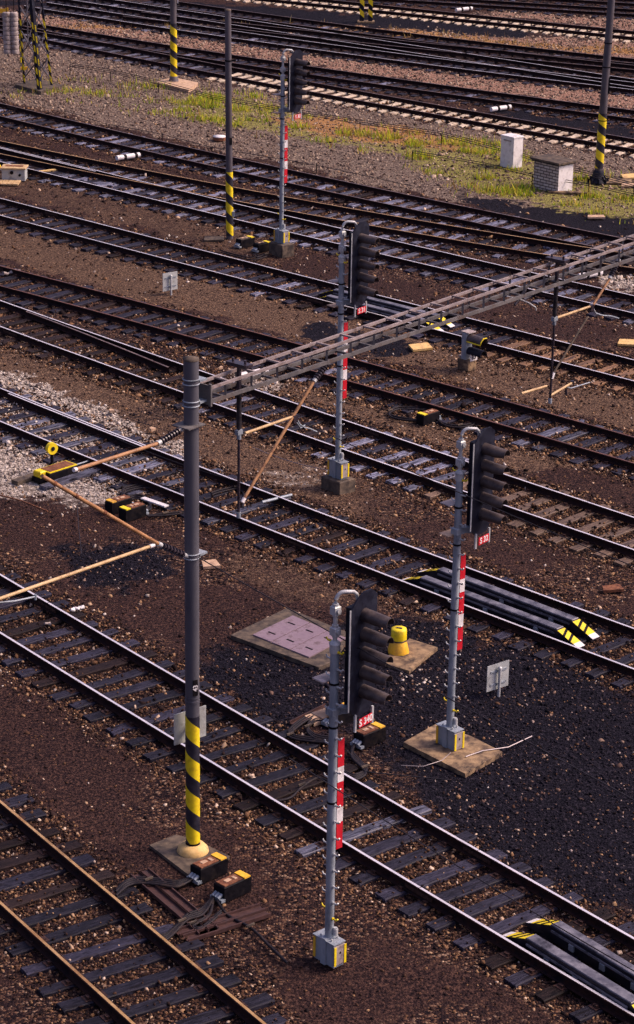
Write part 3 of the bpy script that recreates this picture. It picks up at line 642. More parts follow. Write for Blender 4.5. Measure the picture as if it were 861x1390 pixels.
# ------------------------------------------------------------------ grass
def grass_mat(name, stops):
    m, nt, p = new_mat(name); L = nt.links
    g = nd(nt, 'ShaderNodeNewGeometry'); r = ramp(nt, stops); L.new(g.outputs['Random Per Island'], r.inputs[0]); L.new(r.outputs[0], p.inputs['Base Color']); p.inputs['Roughness'].default_value = .7
    p.inputs['Specular IOR Level'].default_value = .2
    tr = nd(nt, 'ShaderNodeBsdfTranslucent'); L.new(r.outputs[0], tr.inputs[0]); mx = nd(nt, 'ShaderNodeMixShader'); mx.inputs[0].default_value = .4
    L.new(p.outputs[0], mx.inputs[1]); L.new(tr.outputs[0], mx.inputs[2]); L.new(mx.outputs[0], nt.nodes['Material Output'].inputs[0])
    return m
def blades(name, label, cat, n_try, yr, prob, h, mat, seed):
    g = np.random.default_rng(seed)
    Y = yr[0] + (yr[1] - yr[0]) * g.random(n_try); X = (g.random(n_try) * 2 - 1) * (.145 * Y + 1.2)
    z = zones(X, Y); cl = smoothstep(.47, .62, fbm(X * .9, Y * 1.6, 31)); keep = g.random(n_try) < prob(z) * cl; X = X[keep]; Y = Y[keep]; cl = cl[keep]
    n = len(X); H = ground_z(X, Y, z['dist'][keep]) - .01
    hh = h * np.exp(g.normal(0, .45, n)) * (.5 + .7 * cl); w = .008 + .012 * g.random(n); a = g.random(n) * 2 * np.pi; lean = g.normal(0, .35, n) * hh; b = g.random(n) * 6.28
    ca, sa = np.cos(a) * w, np.sin(a) * w; lx, ly = np.cos(b) * lean, np.sin(b) * lean
    P = np.stack([np.stack([X - ca, Y - sa, H], -1), np.stack([X + ca, Y + sa, H], -1), np.stack([X + ca * .8 + lx * .4, Y + sa * .8 + ly * .4, H + hh * .6], -1), np.stack([X + lx, Y + ly, H + hh], -1), np.stack([X - ca * .8 + lx * .4, Y - sa * .8 + ly * .4, H + hh * .6], -1)], 1).reshape(-1, 3).astype(np.float32)
    Fq = (np.arange(n)[:, None] * 5 + np.arange(5)[None]).astype(np.int32)
    me = bpy.data.meshes.new(name); me.vertices.add(len(P)); me.vertices.foreach_set('co', P.ravel())
    me.loops.add(Fq.size); me.loops.foreach_set('vertex_index', Fq.ravel()); me.polygons.add(n); me.polygons.foreach_set('loop_start', np.arange(0, Fq.size, 5, dtype=np.int32))
    me.update(calc_edges=True); me.materials.append(mat); o = bpy.data.objects.new(name, me); COL.objects.link(o); tag(o, label, cat, kind='stuff'); print(name, n)
gm = grass_mat('yard_grass', [(0, (.12, .22, .015)), (.35, (.32, .46, .03)), (.7, (.66, .66, .05)), (1, (.70, .52, .12))])
gd = grass_mat('dry_grass', [(0, (.20, .11, .03)), (.4, (.38, .23, .07)), (.75, (.52, .34, .12)), (1, (.6, .5, .18))])
blades('grass', 'patchy yellow-green grass on the gravel strip between the tracks', 'grass', 260000, (76, 104), lambda z: z['grass'] ** 1.4 * .6, .13, gm, 41)
blades('dry_grass', 'dry orange-brown grass mixed into the gravel strips', 'grass', 200000, (76, 124), lambda z: np.clip(z['dryg'] * .6 + z['grass'] * .30, 0, 1), .12, gd, 42)

# ================================================================== things
T_AZ, HEAD_AZ = R(-48), R(-37)
def stripes_text_M(loc, rx, rz, spin=0):
    return Matrix.Translation(loc) @ Matrix.Rotation(rz, 4, 'Z') @ Matrix.Rotation(rx, 4, 'X') @ Matrix.Rotation(spin, 4, 'Z')

# ------------------------------------------------------------------ light signals
def make_signal(loc, z0, label, number, plate_mat, txt_mat, strip, footing=False):
    g = at(*loc, z=z0 + .38); s = thing('light_signal', label, 'railway signal', (g.x, g.y, 0), T_AZ, 'five-lamp signals among the tracks')
    b = z0
    if footing:
        MB().bbox((0.02, 0, z0 / 2 - .05), (.62, .46, z0 + .10), bev=.02).build('concrete_footing', M['slab'], s)
    # mast: lower channel and tube
    MB().cyl((0, 0, b), (0, 0, b + 4.98), .066, .062, 18).build('mast', M['galv'], s)
    m = MB(); m.cyl((0, 0, b + 4.86), (0, 0, b + 4.98), .075, n=18); m.lathe([(.082, 4.98 + b), (.082, 5.0 + b), (.04, 5.04 + b)], n=18)
    m.build('mast_cap', M['galv_light'], s)
    # junction boxes on top and goose-neck conduit
    m = MB()
    m.cyl((0, 0, b + 5.02), (0, 0, b + 5.58), .032, n=10)
    m.build('riser_pipe', M['galv_light'], s)
    for zz in (5.18, 5.49):
        j = MB(); j.bbox((0, 0, b + zz), (.11, .11, .13), bev=.02); j.cyl((.05, 0, b + zz), (.085, 0, b + zz), .035, n=10); j.cyl((0, 0, b + zz + .06), (0, 0, b + zz + .09), .045, n=10); j.cyl((0, 0, b + zz - .09), (0, 0, b + zz - .06), .045, n=10)
        j.build('junction_box', M['galv_light'], s)
    hx, hy = .19, .35                       # head centre, local frame
    d = HEAD_AZ - T_AZ; cd, sd = math.cos(d), math.sin(d)
    def H(x, y, z): return Vector((hx + x * cd - y * sd, hy + x * sd + y * cd, b + z))
    pts = [Vector((0, 0, b + 5.56))]
    for k in range(6):
        a = k / 5 * math.pi / 2; e = H(-.08, -.12, 0)
        q = Vector((0, 0, b + 5.62)).lerp(Vector((e.x, e.y, b + 5.62)), (1 - math.cos(a)) * .45); q.z = b + 5.60 + math.sin(a) * .15; pts.append(q)
    pts += [H(-.10, -.10, 5.73), H(-.09, -.05, 5.68), H(-.08, -.03, 5.58)]
    MB().tube(pts, .028, 10).build('goose_neck_conduit', M['galv_light'], s)
    # black target board with chamfered corners
    W, zb, zt = .295, 3.88, 5.70
    out = [(-W, zb + .14), (-W, zt - .16), (-W * .55, zt - .04), (-.02, zt + .03), (W * .55, zt + .02), (W, zt - .08), (W, zb + .16), (W * .5, zb + .02), (-W * .45, zb)]
    n = len(out); m = MB(); vs = [H(.012, y, z) for y, z in out] + [H(-.012, y, z) for y, z in out]
    m.add(vs, [tuple(range(n)), tuple(range(2 * n - 1, n - 1, -1))] + [((i + 1) % n, i, n + i, n + (i + 1) % n) for i in range(n)])
    board = m.build('target_board', M['board'], s)
    m = MB(); m.beam(H(.0, -W - .006, zb + .14), H(.0, -W - .006, zt - .16), .012, .036); m.build('board_edge', M['galv_light'], board)  # highlight along the board's side, modelled as a thin pale strip
    m = MB()
    m.box(H(-.09, 0, (zb + zt) / 2 - .01), (.16, .36, zt - zb - .36), rz=d); m.build('lamp_housing', M['board'], s)
    for k in range(5):
        zc = zt - .31 - k * .285
        v = MB(); nseg = 18; L = .44; r0, r1 = .098, .092; vs = []; fs = []
        # hood: tube cut open underneath towards the lip
        for ring in range(7):
            u = ring / 6; x = .012 + L * u; half = math.pi * (1.0 - .42 * u) if u > .12 else math.pi
            for q in range(nseg + 1):
                a2 = math.pi / 2 + (-1 + 2 * q / nseg) * half
                rr = r0 + (r1 - r0) * u
                vs.append(H(x, math.cos(a2) * rr, zc + math.sin(a2) * rr - .03 * u))
        for ring in range(7):
            u = ring / 6; x = .012 + L * u; half = math.pi * (1.0 - .42 * u) if u > .12 else math.pi
            for q in range(nseg + 1):
                a2 = math.pi / 2 + (-1 + 2 * q / nseg) * half; rr = r0 + (r1 - r0) * u - .006
                vs.append(H(x, math.cos(a2) * rr, zc + math.sin(a2) * rr - .03 * u))
        K = nseg + 1; O = 7 * K
        for ring in range(6):
            for q in range(nseg):
                i0 = ring * K + q
                fs.append((i0, i0 + 1, i0 + K + 1, i0 + K)); fs.append((O + i0, O + i0 + K, O + i0 + K + 1, O + i0 + 1))
        v.add(vs, fs, 0, True)
        v.add(vs, [(6 * K + q, 6 * K + q + 1, O + 6 * K + q + 1, O + 6 * K + q) for q in range(nseg)] + [(r * K, (r + 1) * K, O + (r + 1) * K, O + r * K) for r in range(6)] + [(r * K + nseg, O + r * K + nseg, O + (r + 1) * K + nseg, (r + 1) * K + nseg) for r in range(6)])
        vo_ = v.build('lamp_visor', M['visor'], s)
        MB().cyl(H(.013, 0, zc), H(.022, 0, zc), .085, n=16).build('lens', M['insulator'], vo_)
    # brackets
    m = MB(); m.bbox((0, 0, b + 3.98), (.15, .17, .11), bev=.015); m.beam((0, 0, b + 3.98), H(-.06, -.12, 3.98), .05, .09); m.beam((.0, 0, b + 4.05), H(-.06, -.2, 4.05), .09, .02)
    m.build('head_bracket', M['galv'], s)
    # number plate under the board
    ic = H(.03, .06, zb - .10)
    m = MB(); m.box(ic, (.012, .30, .13), rz=d); plate = m.build('number_plate', M[plate_mat], s)
    text_mesh(number, .14, M[txt_mat], 'number', plate, stripes_text_M(ic + Vector((.007 * cd, .007 * sd, 0)), math.pi / 2, d + math.pi / 2))
    for y in (-.17, .23): MB().beam(H(.02, y, zb - .20), H(.02, y, zb + .06), .03, .03).build('plate_bracket', M['galv_light'], s)
    # red and white striped board on the mast
    z = b + 1.80; sb = None
    seq = [('red', .42), ('white', .235), ('red', .40), ('white', .235), ('red', .43)]
    base = MB().box((.02, .125, z + .86), (.012, .11, 1.72)).build('striped_board', M['galv_light'], s)
    for kind, h in seq:
        MB().box((.033, .125, z + h / 2), (.010, .116, h - .002)).build(kind + '_stripe', M[kind], base); z += h
    MB().box((.0, .07, b + 2.2), (.03, .1, .03)).box((.0, .07, b + 3.1), (.03, .1, .03)).build('board_clip', M['galv'], s)
    # climbing pegs, alternating sides
    for k in range(17):
        zz = b + .72 + k * .26
        yel = k in (0, 16)
        for sg in (-1, 1):
            z2 = zz + (.0 if sg > 0 else .12)
            p = MB(); p.tube([(sg * .055, 0, z2), (sg * .15, 0, z2), (sg * .175, 0, z2 + .035)], .013, 6); p.cyl((sg * .06, 0, z2), (sg * .08, 0, z2), .022, n=8)
            p.build('climbing_peg', M['yellow' if yel else 'galv_light'], s)
    # straps
    for zz in (3.72, 4.38, 2.55): MB().cyl((0, 0, b + zz), (0, 0, b + zz + .03), .072, n=16).build('strap', M['black'], s)
    # foot plates on the left of the mast
    for zz in (4.42, 3.88):
        fp = MB(); fp.prism([(-.27, -.17), (-.05, -.17), (-.03, .10), (-.27, .14)], b + zz, b + zz + .018); fp.box((-.12, .0, b + zz - .02), (.2, .03, .03))
        fp.build('foot_plate', M['paver'] if zz < 4 else M['weight'], s)
    # control case at the foot
    m = MB(); m.bbox((0.0, 0, b + .19), (.42, .19, .38), bev=.012); m.box((0, 0, b + .385), (.46, .23, .014), mi=0)
    case = m.build('foot_case', M['galv'], s)
    MB().box((.0, 0, b + .20), (.10, .24, .42)).build('channel', M['galv'], case)
    MB().box((-.20, -.1, b + .19), (.04, .02, .33)).build('edge_marking', M['amber'], case)
    q = MB().box((.225, 0, b + .20), (.03, .22, .30)).build('case_door', M['weight'], case)
    m = MB()
    for y in (-.095, .095): m.box((.243, y, b + .20), (.008, .04, .305))
    m.build('door_edge_marking', M['yellow'], case)
    m = MB(); m.box((.243, 0, b + .24), (.006, .02, .035)); m.build('case_lock', M['black'], case)
    m = MB(); m.cyl((.085, .04, b + .45), (.085, .04, b + .55), .04, n=12); m.cyl((.085, .04, b + .55), (.085, .04, b + .57), .03, n=12); m.beam((.03, .02, b + .48), (.085, .04, b + .48), .02, .02)
    m.build('cable_gland', M['galv_light'], s)
    m = MB()
    for px_, py_ in ((.1, .07), (-.1, -.07), (.12, -.06)): m.cyl((px_, py_, b + .39), (px_, py_, b + .43), .014, n=6)
    m.build('case_bolt', M['galv_light'], s)
    return s
make_signal((447, 1273), 0, 'nearest five-lamp signal on a grey mast, numbered S 340, standing at the bottom centre', 'S 340', 'red', 'white', 1)
make_signal((611, 987), 0, 'five-lamp signal numbered S 32, standing on a square tan concrete pad', 'S 32', 'red', 'white', 1)
make_signal((459, 625), .25, 'five-lamp signal whose mast passes behind the long gantry beam', 'S 31', 'red', 'white', 1, True)
make_signal((382, 312), .33, 'farthest five-lamp signal, beside the thin grey pole with striped foot', 'S 30', 'red', 'white', 1, True)

# ------------------------------------------------------------------ the big grey pole with its beam
G1 = at(262, 1156); BANG = R(51.0); bd = Vector((math.cos(BANG), math.sin(BANG), 0)); bn = Vector((-bd.y, bd.x, 0))
gp = thing('catenary_gantry', 'tall grey round pole with spiral yellow-black foot carrying a long ladder-like steel beam', 'gantry', (G1.x, G1.y, 0))
MB().cyl((0, 0, -.1), (0, 0, 8.03), .107, .113, 28).build('pole', M['pole'], gp)
MB().lathe([(.118, 8.02), (.118, 8.05), (.02, 8.075)], n=28).build('pole_cap', M['slab'], gp)
MB().cyl((0, 0, .16), (0, 0, 2.36), .1115, n=36, caps=False).build('hazard_band', M['haz'], gp)
MB().cyl((0, 0, .10), (0, 0, .18), .116, n=28).build('foot_ring', M['black'], gp)
MB().lathe([(.25, -.05), (.25, .02), (.235, .07), (.19, .12), (.13, .145), (.10, .15)], n=28).build('concrete_foot', M['foot_yellow'], gp)
pad = [at(*p) for p in ((203, 1148), (238, 1134), (262, 1139), (312, 1163), (300, 1172), (262, 1193))]
MB().prism([(p.x, p.y) for p in pad], -.1, .012).build('base_slab', M['slab'], gp, world=True)
m = MB(); m.cyl((0, 0, 2.58), (0, 0, 2.62), .117, n=28); m.cyl((0, 0, 2.66), (0, 0, 2.68), .115, n=28); m.build('joint_ring', M['pole'], gp)
pa = math.radians(-62)
pl = Vector((math.cos(pa), math.sin(pa), 0))
plate = MB().box(Vector((pl.x * .112, pl.y * .112, 2.86)), (.02, .075, .26), rz=pa).build('number_plate', M['black'], gp)
text_mesh('43', .105, M['white'], 'number', plate, stripes_text_M(Vector((pl.x * .123, pl.y * .123, 2.86)), math.pi / 2, pa + math.pi / 2, math.pi / 2))
# small grey sheet behind the pole
sa_ = R(42); sn = Vector((math.cos(sa_), math.sin(sa_), 0)); sc_ = Vector((-.05, .22, 2.08))
sp_ = MB().box(sc_, (.60, .012, .52), rz=R(38)).build('grey_sign_panel', M['sign_grey'], gp)
MB().beam((0, .05, 2.12), (-.02, .22, 2.12), .04, .06).build('sign_bracket', M['galv'], gp)
def ring(z, r=.118, t=.012):
    m = MB()
    for dz in (-.035, .035):
        pts = [(math.cos(a) * r, math.sin(a) * r, z + dz) for a in np.linspace(0, 2 * math.pi, 25)]
        m.tube(pts, t, 6)
    e = bd * .30
    m.box(bd * .16 + Vector((0, 0, z)), (.16, .20, .03), rz=BANG)
    return m
for z in (7.70, 7.37): ring(z).build('clamp', M['galv'], gp)
m = MB(); m.box((-bd.x * .06, -bd.y * .06, 7.05), (.36, .34, .018), rz=BANG); m.build('clamp_plate', M['gantry'], gp)
ring(4.99).build('clamp', M['galv'], gp)
# beam
L = 17.0; zb0, zb1 = 7.36, 7.33; zt0, zt1 = 7.57, 7.66; hw = .15
def bp(s, side, top):
    u = s / L; z = (zt0 + (zt1 - zt0) * min(1, u * 1.6)) if top else (zb0 + (zb1 - zb0) * min(1, u * 1.6))
    return bd * (.26 + s) + bn * side * hw + Vector((0, 0, z))
bm_ = thing('x', None, None); bpy.data.objects.remove(bm_)
m = MB()
for side in (-1, 1):
    m.beam(bp(0, side, 0), bp(L, side, 0), .04, .055, 0)
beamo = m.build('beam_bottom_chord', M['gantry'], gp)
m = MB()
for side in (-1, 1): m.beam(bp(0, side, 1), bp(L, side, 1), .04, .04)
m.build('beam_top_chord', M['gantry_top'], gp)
s_ = .32; k_ = 0
while s_ < L:
    m = MB()
    for side in (-1, 1): m.beam(bp(s_, side, 0), bp(s_, side, 1), .035, .025)
    m.beam(bp(s_, -1, 0), bp(s_, 1, 0), .04, .03); m.build('beam_upright_frame', M['gantry'], gp)
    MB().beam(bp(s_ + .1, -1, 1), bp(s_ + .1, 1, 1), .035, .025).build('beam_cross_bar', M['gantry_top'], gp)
    s_ += .59
m = MB()
for side in (-1, 1): m.box(bd * .25 + bn * side * hw + Vector((0, 0, 7.46)), (.03, .05, .34), rz=BANG)
m.box(bd * .24 + Vector((0, 0, 7.46)), (.02, .34, .30), rz=BANG); m.build('end_plate', M['gantry'], gp)

P0 = (G1.x, G1.y)
def op(x, y): return on_plane(x, y, P0, BANG)
def rod(m, a, b, r, n=10): return m.cyl(op(*a) if not isinstance(a, Vector) else a, op(*b) if not isinstance(b, Vector) else b, r, n=n)
def insul(name, a, b, parent):
    A, B = op(*a), op(*b); m = MB(); N = 7
    m.cyl(A, B, .028, n=10)
    for i in range(N):
        q = A.lerp(B, .18 + .64 * i / (N - 1)); d = (B - A).normalized() * .012; m.cyl(q - d, q + d, .052, n=12)
    o = m.build(name, M['insulator'], parent, world=True)
    MB().cyl(A, A.lerp(B, .12), .038, n=10).cyl(A.lerp(B, .88), B, .038, n=10).build('end_fitting', M['galv_light'], o).parent = o
    c = o.children[0]
    for v in c.data.vertices: v.co -= parent.location
    return o
def tip(a, b, parent):
    MB().cyl(op(*a), op(*b), .032, n=10).build('white_tip', M['white'], parent, world=True)
# drop posts and brackets hanging off the beam
def drop(x, ytop, ybot, label):
    top = op(x, ytop); bot = op(x, ybot); t = thing('drop_post', label, 'catenary drop post', (bot.x, bot.y, bot.z), 0, 'drop posts hanging from the gantry beam')
    top = Vector((bot.x, bot.y, 7.34))
    m = MB(); m.cyl(bot, Vector((bot.x, bot.y, 7.36)), .022, n=12); m.build('post', M['insulator'], t, world=True)
    m = MB(); m.cyl(Vector((bot.x, bot.y, 6.72)), Vector((bot.x, bot.y, 7.30)), .04, n=12); m.build('sleeve', M['wire'], t, world=True)
    m = MB(); m.box(Vector((bot.x, bot.y, 6.66)), (.11, .07, .07), rz=BANG); m.cyl(Vector((bot.x, bot.y, 6.55)), Vector((bot.x, bot.y, 6.62)), .035, n=10); m.build('collar', M['galv'], t, world=True)
    m = MB(); m.box(Vector((bot.x, bot.y, 7.72)), (.16, .40, .05), rz=BANG); m.box(Vector((bot.x, bot.y, 7.52)), (.05, .05, .44), rz=BANG)
    for q in (-1, 1): m.cyl(Vector((bot.x, bot.y, 7.74)) + bn * .12 * q, Vector((bot.x, bot.y, 7.80)) + bn * .12 * q, .02, n=8)
    m.build('hanger_clamp', M['insulator'], t, world=True)
    m = MB(); m.cyl(bot + Vector((0, 0, -.03)), bot + Vector((0, 0, .06)), .035, n=10); m.build('end_knob', M['galv'], t, world=True)
    return t
d1 = drop(324, 545, 700, 'dark drop post hanging over the second track near the pole')
d2 = drop(747, 385, 545, 'dark drop post hanging from the right part of the beam')
def bracket(label, loc): return thing('cantilever_bracket', label, 'catenary bracket', tuple(loc), 0, 'catenary brackets of tubes and insulators')
b1 = bracket('bracket of an orange-brown slanting tube beside the near drop post', op(400, 568))
insul('insulator', (447, 490), (426, 518), b1)
rod(MB(), (426, 518), (332, 676), .026).build('slanting_tube', M['tube'], b1, world=True)
tip((332, 676), (329, 682), b1)
rod(MB(), (396, 566), (333, 588), .022).build('steady_tube', M['tube_pale'], b1, world=True)
m = MB(); m.box(op(400, 568), (.10, .06, .12), rz=BANG); m.build('joint_clamp', M['insulator'], b1, world=True)
MB().tube([op(402, 567), op(407, 576), op(413, 580), op(421, 582), op(430, 586)], .014, 6).tube([op(401, 571), op(408, 581), op(414, 577)], .012, 6).build('registration_arm', M['galv'], b1, world=True)
b2 = bracket('bracket with a rust-orange tube by the right drop post and two straw-coloured stubs', op(801, 418))
insul('insulator', (841, 352), (828, 378), b2)
rod(MB(), (828, 378), (803, 418), .024).build('upper_slanting_tube', M['tube'], b2, world=True)
rod(MB(), (798, 430), (752, 506), .020).build('lower_slanting_tube', M['slab'], b2, world=True)
tip((752, 506), (749, 514), b2)
rod(MB(), (801, 416), (754, 432), .022).build('steady_tube', M['tube_pale'], b2, world=True)
MB().tube([op(804, 416), op(809, 425), op(818, 428), op(830, 429), op(840, 432)], .014, 6).build('registration_arm', M['galv'], b2, world=True)
m = MB(); m.box(op(803, 417), (.10, .06, .10), rz=BANG); m.build('joint_clamp', M['insulator'], b2, world=True)
b3 = bracket('short straw-coloured tube left of the right drop post foot', op(724, 529))
rod(MB(), (742, 524), (708, 534), .022).build('steady_tube', M['tube_pale'], b3, world=True)
b4 = bracket('straw-coloured tube and thin grey rod right of the right drop post foot', op(762, 529))
rod(MB(), (776, 520), (747, 537), .022).build('steady_tube', M['tube_pale'], b4, world=True)
MB().tube([op(769, 525), op(775, 527), op(788, 523), op(801, 519)], .012, 6).build('registration_arm', M['galv'], b4, world=True)
MB().cyl(op(769, 524), op(769, 536), .022, n=8).box(op(777, 519), (.06, .05, .06)).build('joint_clamp', M['insulator'], b4, world=True)
b5 = bracket('pale curved rod with a dark clamp under the beam left of the right drop post', op(710, 408))
MB().tube([op(688, 402), op(703, 405), op(718, 411), op(727, 417), op(728, 421)], .014, 6).build('registration_arm', M['galv_light'], b5, world=True)
rod(MB(), (714, 393), (699, 414), .024).build('clamp_arm', M['insulator'], b5, world=True)
b6 = bracket('arm of two long orange tubes reaching left from the big grey pole', Vector((G1.x, G1.y, 0)) + Vector((0, 0, 6)) - bd * .12)
insul('insulator', (248, 582), (214, 602), b6)
rod(MB(), (214, 602), (104, 637), .027).build('top_tube', M['tube'], b6, world=True)
tip((104, 637), (100, 638), b6)
insul('insulator', (254, 755), (214, 738), b6)
rod(MB(), (216, 739), (57, 646), .030).build('slanting_tube', M['tube'], b6, world=True)
m = MB()
for q in (.28, .52, .7): a = op(214, 738).lerp(op(57, 646), q + .2); e = (op(57, 646) - op(214, 738)).normalized() * .03; m.cyl(a - e, a + e, .036, n=10)
m.build('tube_joint', M['rust_lid'], b6, world=True)
b7 = bracket('single long straw-coloured tube over the front track at the left edge', op(100, 777))
rod(MB(), (203, 742), (-30, 823), .025).build('steady_tube', M['tube_pale'], b7, world=True)
tip((203, 742), (209, 740), b7)
MB().tube([op(48, 810), op(20, 816), op(-12, 819)], .014, 6).cyl(op(48, 807), op(48, 814), .02, n=8).build('registration_arm', M['galv'], b7, world=True)

# ------------------------------------------------------------------ overhead wires
def wire(name, a, za, b, zb, label, r=.007, mat='wire', e0=0, e1=0, sag=.05):
    A = at(*a, z=za); B = at(*b, z=zb); D = B - A; A2 = A - D * e0; B2 = B + D * e1
    pts = [A2.lerp(B2, i / 24) + Vector((0, 0, -sag * 4 * (i / 24) * (1 - i / 24))) for i in range(25)]
    tag(MB().tube(pts, r, 5).build(name, M[mat]), label, 'overhead wire')
wire('overhead_wire', (270, 757), 4.98, (527, 898), 4.98, 'thin dark wire running from the big pole past the nearest signal head', .009, e1=2.2)
wire('overhead_wire', (430, 1052), 5.2, (707, 1223), 5.2, 'thin dark wire hanging over the front track at the bottom right', .007, e0=.15, e1=.5)
wire('overhead_wire', (344, 607), 5.4, (447, 638), 5.4, 'short pale wire between the near drop post and the middle signal', .006, 'wire_pale')
wire('overhead_wire', (447, 588), 5.6, (861, 767), 5.6, 'thin dark wire crossing the signal S 32 head', .008, e0=.25, e1=.2)
wire('overhead_wire', (158, 595), 5.6, (330, 655), 5.6, 'thin dark wire behind the big pole above the second track', .006)
wire('overhead_wire', (50, 523), 5.5, (245, 590), 5.5, 'thin dark wire above the pale stones at the left', .005, e0=.5)

# ------------------------------------------------------------------ other poles
def band_pole(pxy, top_px, r, label, zs, name='steel_pole', cat='pole', zmax=None, mat='pole_far', group=None, extra=None):
    g = at(*pxy); t = thing(name, label, cat, (g.x, g.y, 0), 0, group); tv = top_px
    MB().cyl((0, 0, -.1), (tv[0], tv[1], tv[2]), r * 1.04, r * .9, 20).build('pole', M[mat], t)
    def c(z): return Vector((tv[0], tv[1], 0)) * (z / tv[2])
    zm = c((zs[0] + zs[1]) / 2)
    o = MB().cyl((c(zs[0]) - zm) + Vector((0, 0, zs[0])), (c(zs[1]) - zm) + Vector((0, 0, zs[1])), r * 1.075, r * 1.06, 28, caps=False).build('hazard_band', M['haz'], t)
    o.location = zm
    return t, c
def lean(pxy, top, h):      # offset of the top so that it is seen at the given column
    g = at(*pxy); best = min(np.linspace(-.8, .8, 161), key=lambda dx: abs(to_px(g.x + dx, g.y, h)[0] - top)); return best
tp, c = band_pole((312, 322), (lean((312, 322), 309.5, 6.9), 0, 6.9), .105, 'thin brownish-grey pole with striped foot, free-standing and shorter, left of the farthest signal', (.06, 2.05))
MB().lathe([(.100, 6.90), (.100, 6.93), (.02, 6.95)], c=(c(6.9).x, 0, 0), n=20).build('pole_cap', M['slab'], tp)
MB().cyl(c(5.4) + Vector((0, 0, 5.4)), c(5.4) + Vector((0, 0, 5.44)), .115, n=20).box(c(5.42) + Vector((.16, 0, 5.42)), (.14, .05, .05)).build('clamp', M['black'], tp)
MB().box((.115, -.06, .75), (.07, .07, .16)).build('socket_box', M['galv'], tp)
MB().box(c(3.0) + Vector((.06, -.09, 3.0)), (.08, .02, .22), rz=.5).build('number_plate', M['black'], tp)
tp, c = band_pole((236, 113), (0, 0, 9.0), .13, 'grey pole with striped foot on a pale rectangular concrete slab at the upper left', (.30, 2.42))
MB().lathe([(.24, .0), (.22, .06), (.17, .22), (.14, .30)], n=20).build('pole_shoe', M['pole_far'], tp)
MB().box((0.04, -.12, .03), (.52, .40, .04)).build('base_plate', M['black'], tp)
q = [at(*p) for p in ((208, 114), (236, 108), (269, 115), (256, 125))]
MB().prism([(p.x, p.y) for p in q], -.1, .10).build('concrete_slab', M['paver'], tp, world=True)
MB().box((.19, -.12, 3.5), (.03, .03, .55)).build('number_plate', M['white'], tp)
tp, c = band_pole((812, 247), (lean((812, 247), 830, 6.1) , 0, 6.1), .135, 'grey pole with striped foot standing in the grass right of the brick hut', (.50, 2.36))
tp2 = tp
# continue the pole above the frame
MB().cyl((c(6.1).x, 0, 6.1), (c(9).x, 0, 9.0), .1215, .11, 20).build('pole_top', M['pole_far'], tp)
MB().lathe([(.33, .0), (.31, .05), (.20, .12), (.19, .34), (.15, .42)], n=12).build('pole_shoe', M['board'], tp)
m = MB()
for k in range(8): a = k * math.pi / 4; m.cyl((math.cos(a) * .34, math.sin(a) * .34, -.02), (math.cos(a) * .34, math.sin(a) * .34, .16), .025, n=6); m.beam((math.cos(a) * .18, math.sin(a) * .18, .22), (math.cos(a) * .33, math.sin(a) * .33, .04), .03, .06)
m.build('anchor_bolts', M['board'], tp)
for zz in (3.9, 4.7, 2.1): MB().cyl(c(zz) + Vector((0, 0, zz)), c(zz) + Vector((0, 0, zz + .03)), .146, n=20).build('strap', M['black'], tp)
MB().box(c(3.3) + Vector((.13, -.06, 3.3)), (.03, .06, .55)).build('number_plate', M['black'], tp)
# twin-legged mast at the top
g5 = at(497, 29); t5 = thing('twin_leg_mast', 'mast of two flat striped legs joined by rungs at the top edge', 'mast', (g5.x, g5.y, 0))
haz_flat = M['haz']
for sx in (-1, 1):
    MB().box((sx * .20, 0, 3.4), (.20, .14, 7.0)).build('leg', M['board'], t5)
    for k in range(5):
        z = .22 + k * .52
        mm = MB(); y0 = -.075
        vs = [(sx * .20 - .105, y0 - .004, z + .14), (sx * .20 + .105, y0 - .004, z - .04), (sx * .20 + .105, y0 - .004, z + .22), (sx * .20 - .105, y0 - .004, z + .40)]
        vs += [(v[0], y0 + .002, v[2]) for v in vs]
        mm.add(vs, [(0, 1, 2, 3), (7, 6, 5, 4), (0, 4, 5, 1), (1, 5, 6, 2), (2, 6, 7, 3), (3, 7, 4, 0)])
        mm.build('yellow_stripe', M['yellow'], t5)
for z in (.45, 1.5, 2.6, 3.7, 4.8): MB().box((0, 0, z), (.22, .06, .05)).build('rung', M['pole_far'], t5)
MB().box((0, 0, -.02), (.8, .5, .1)).build('base_slab', M['pad'], t5)

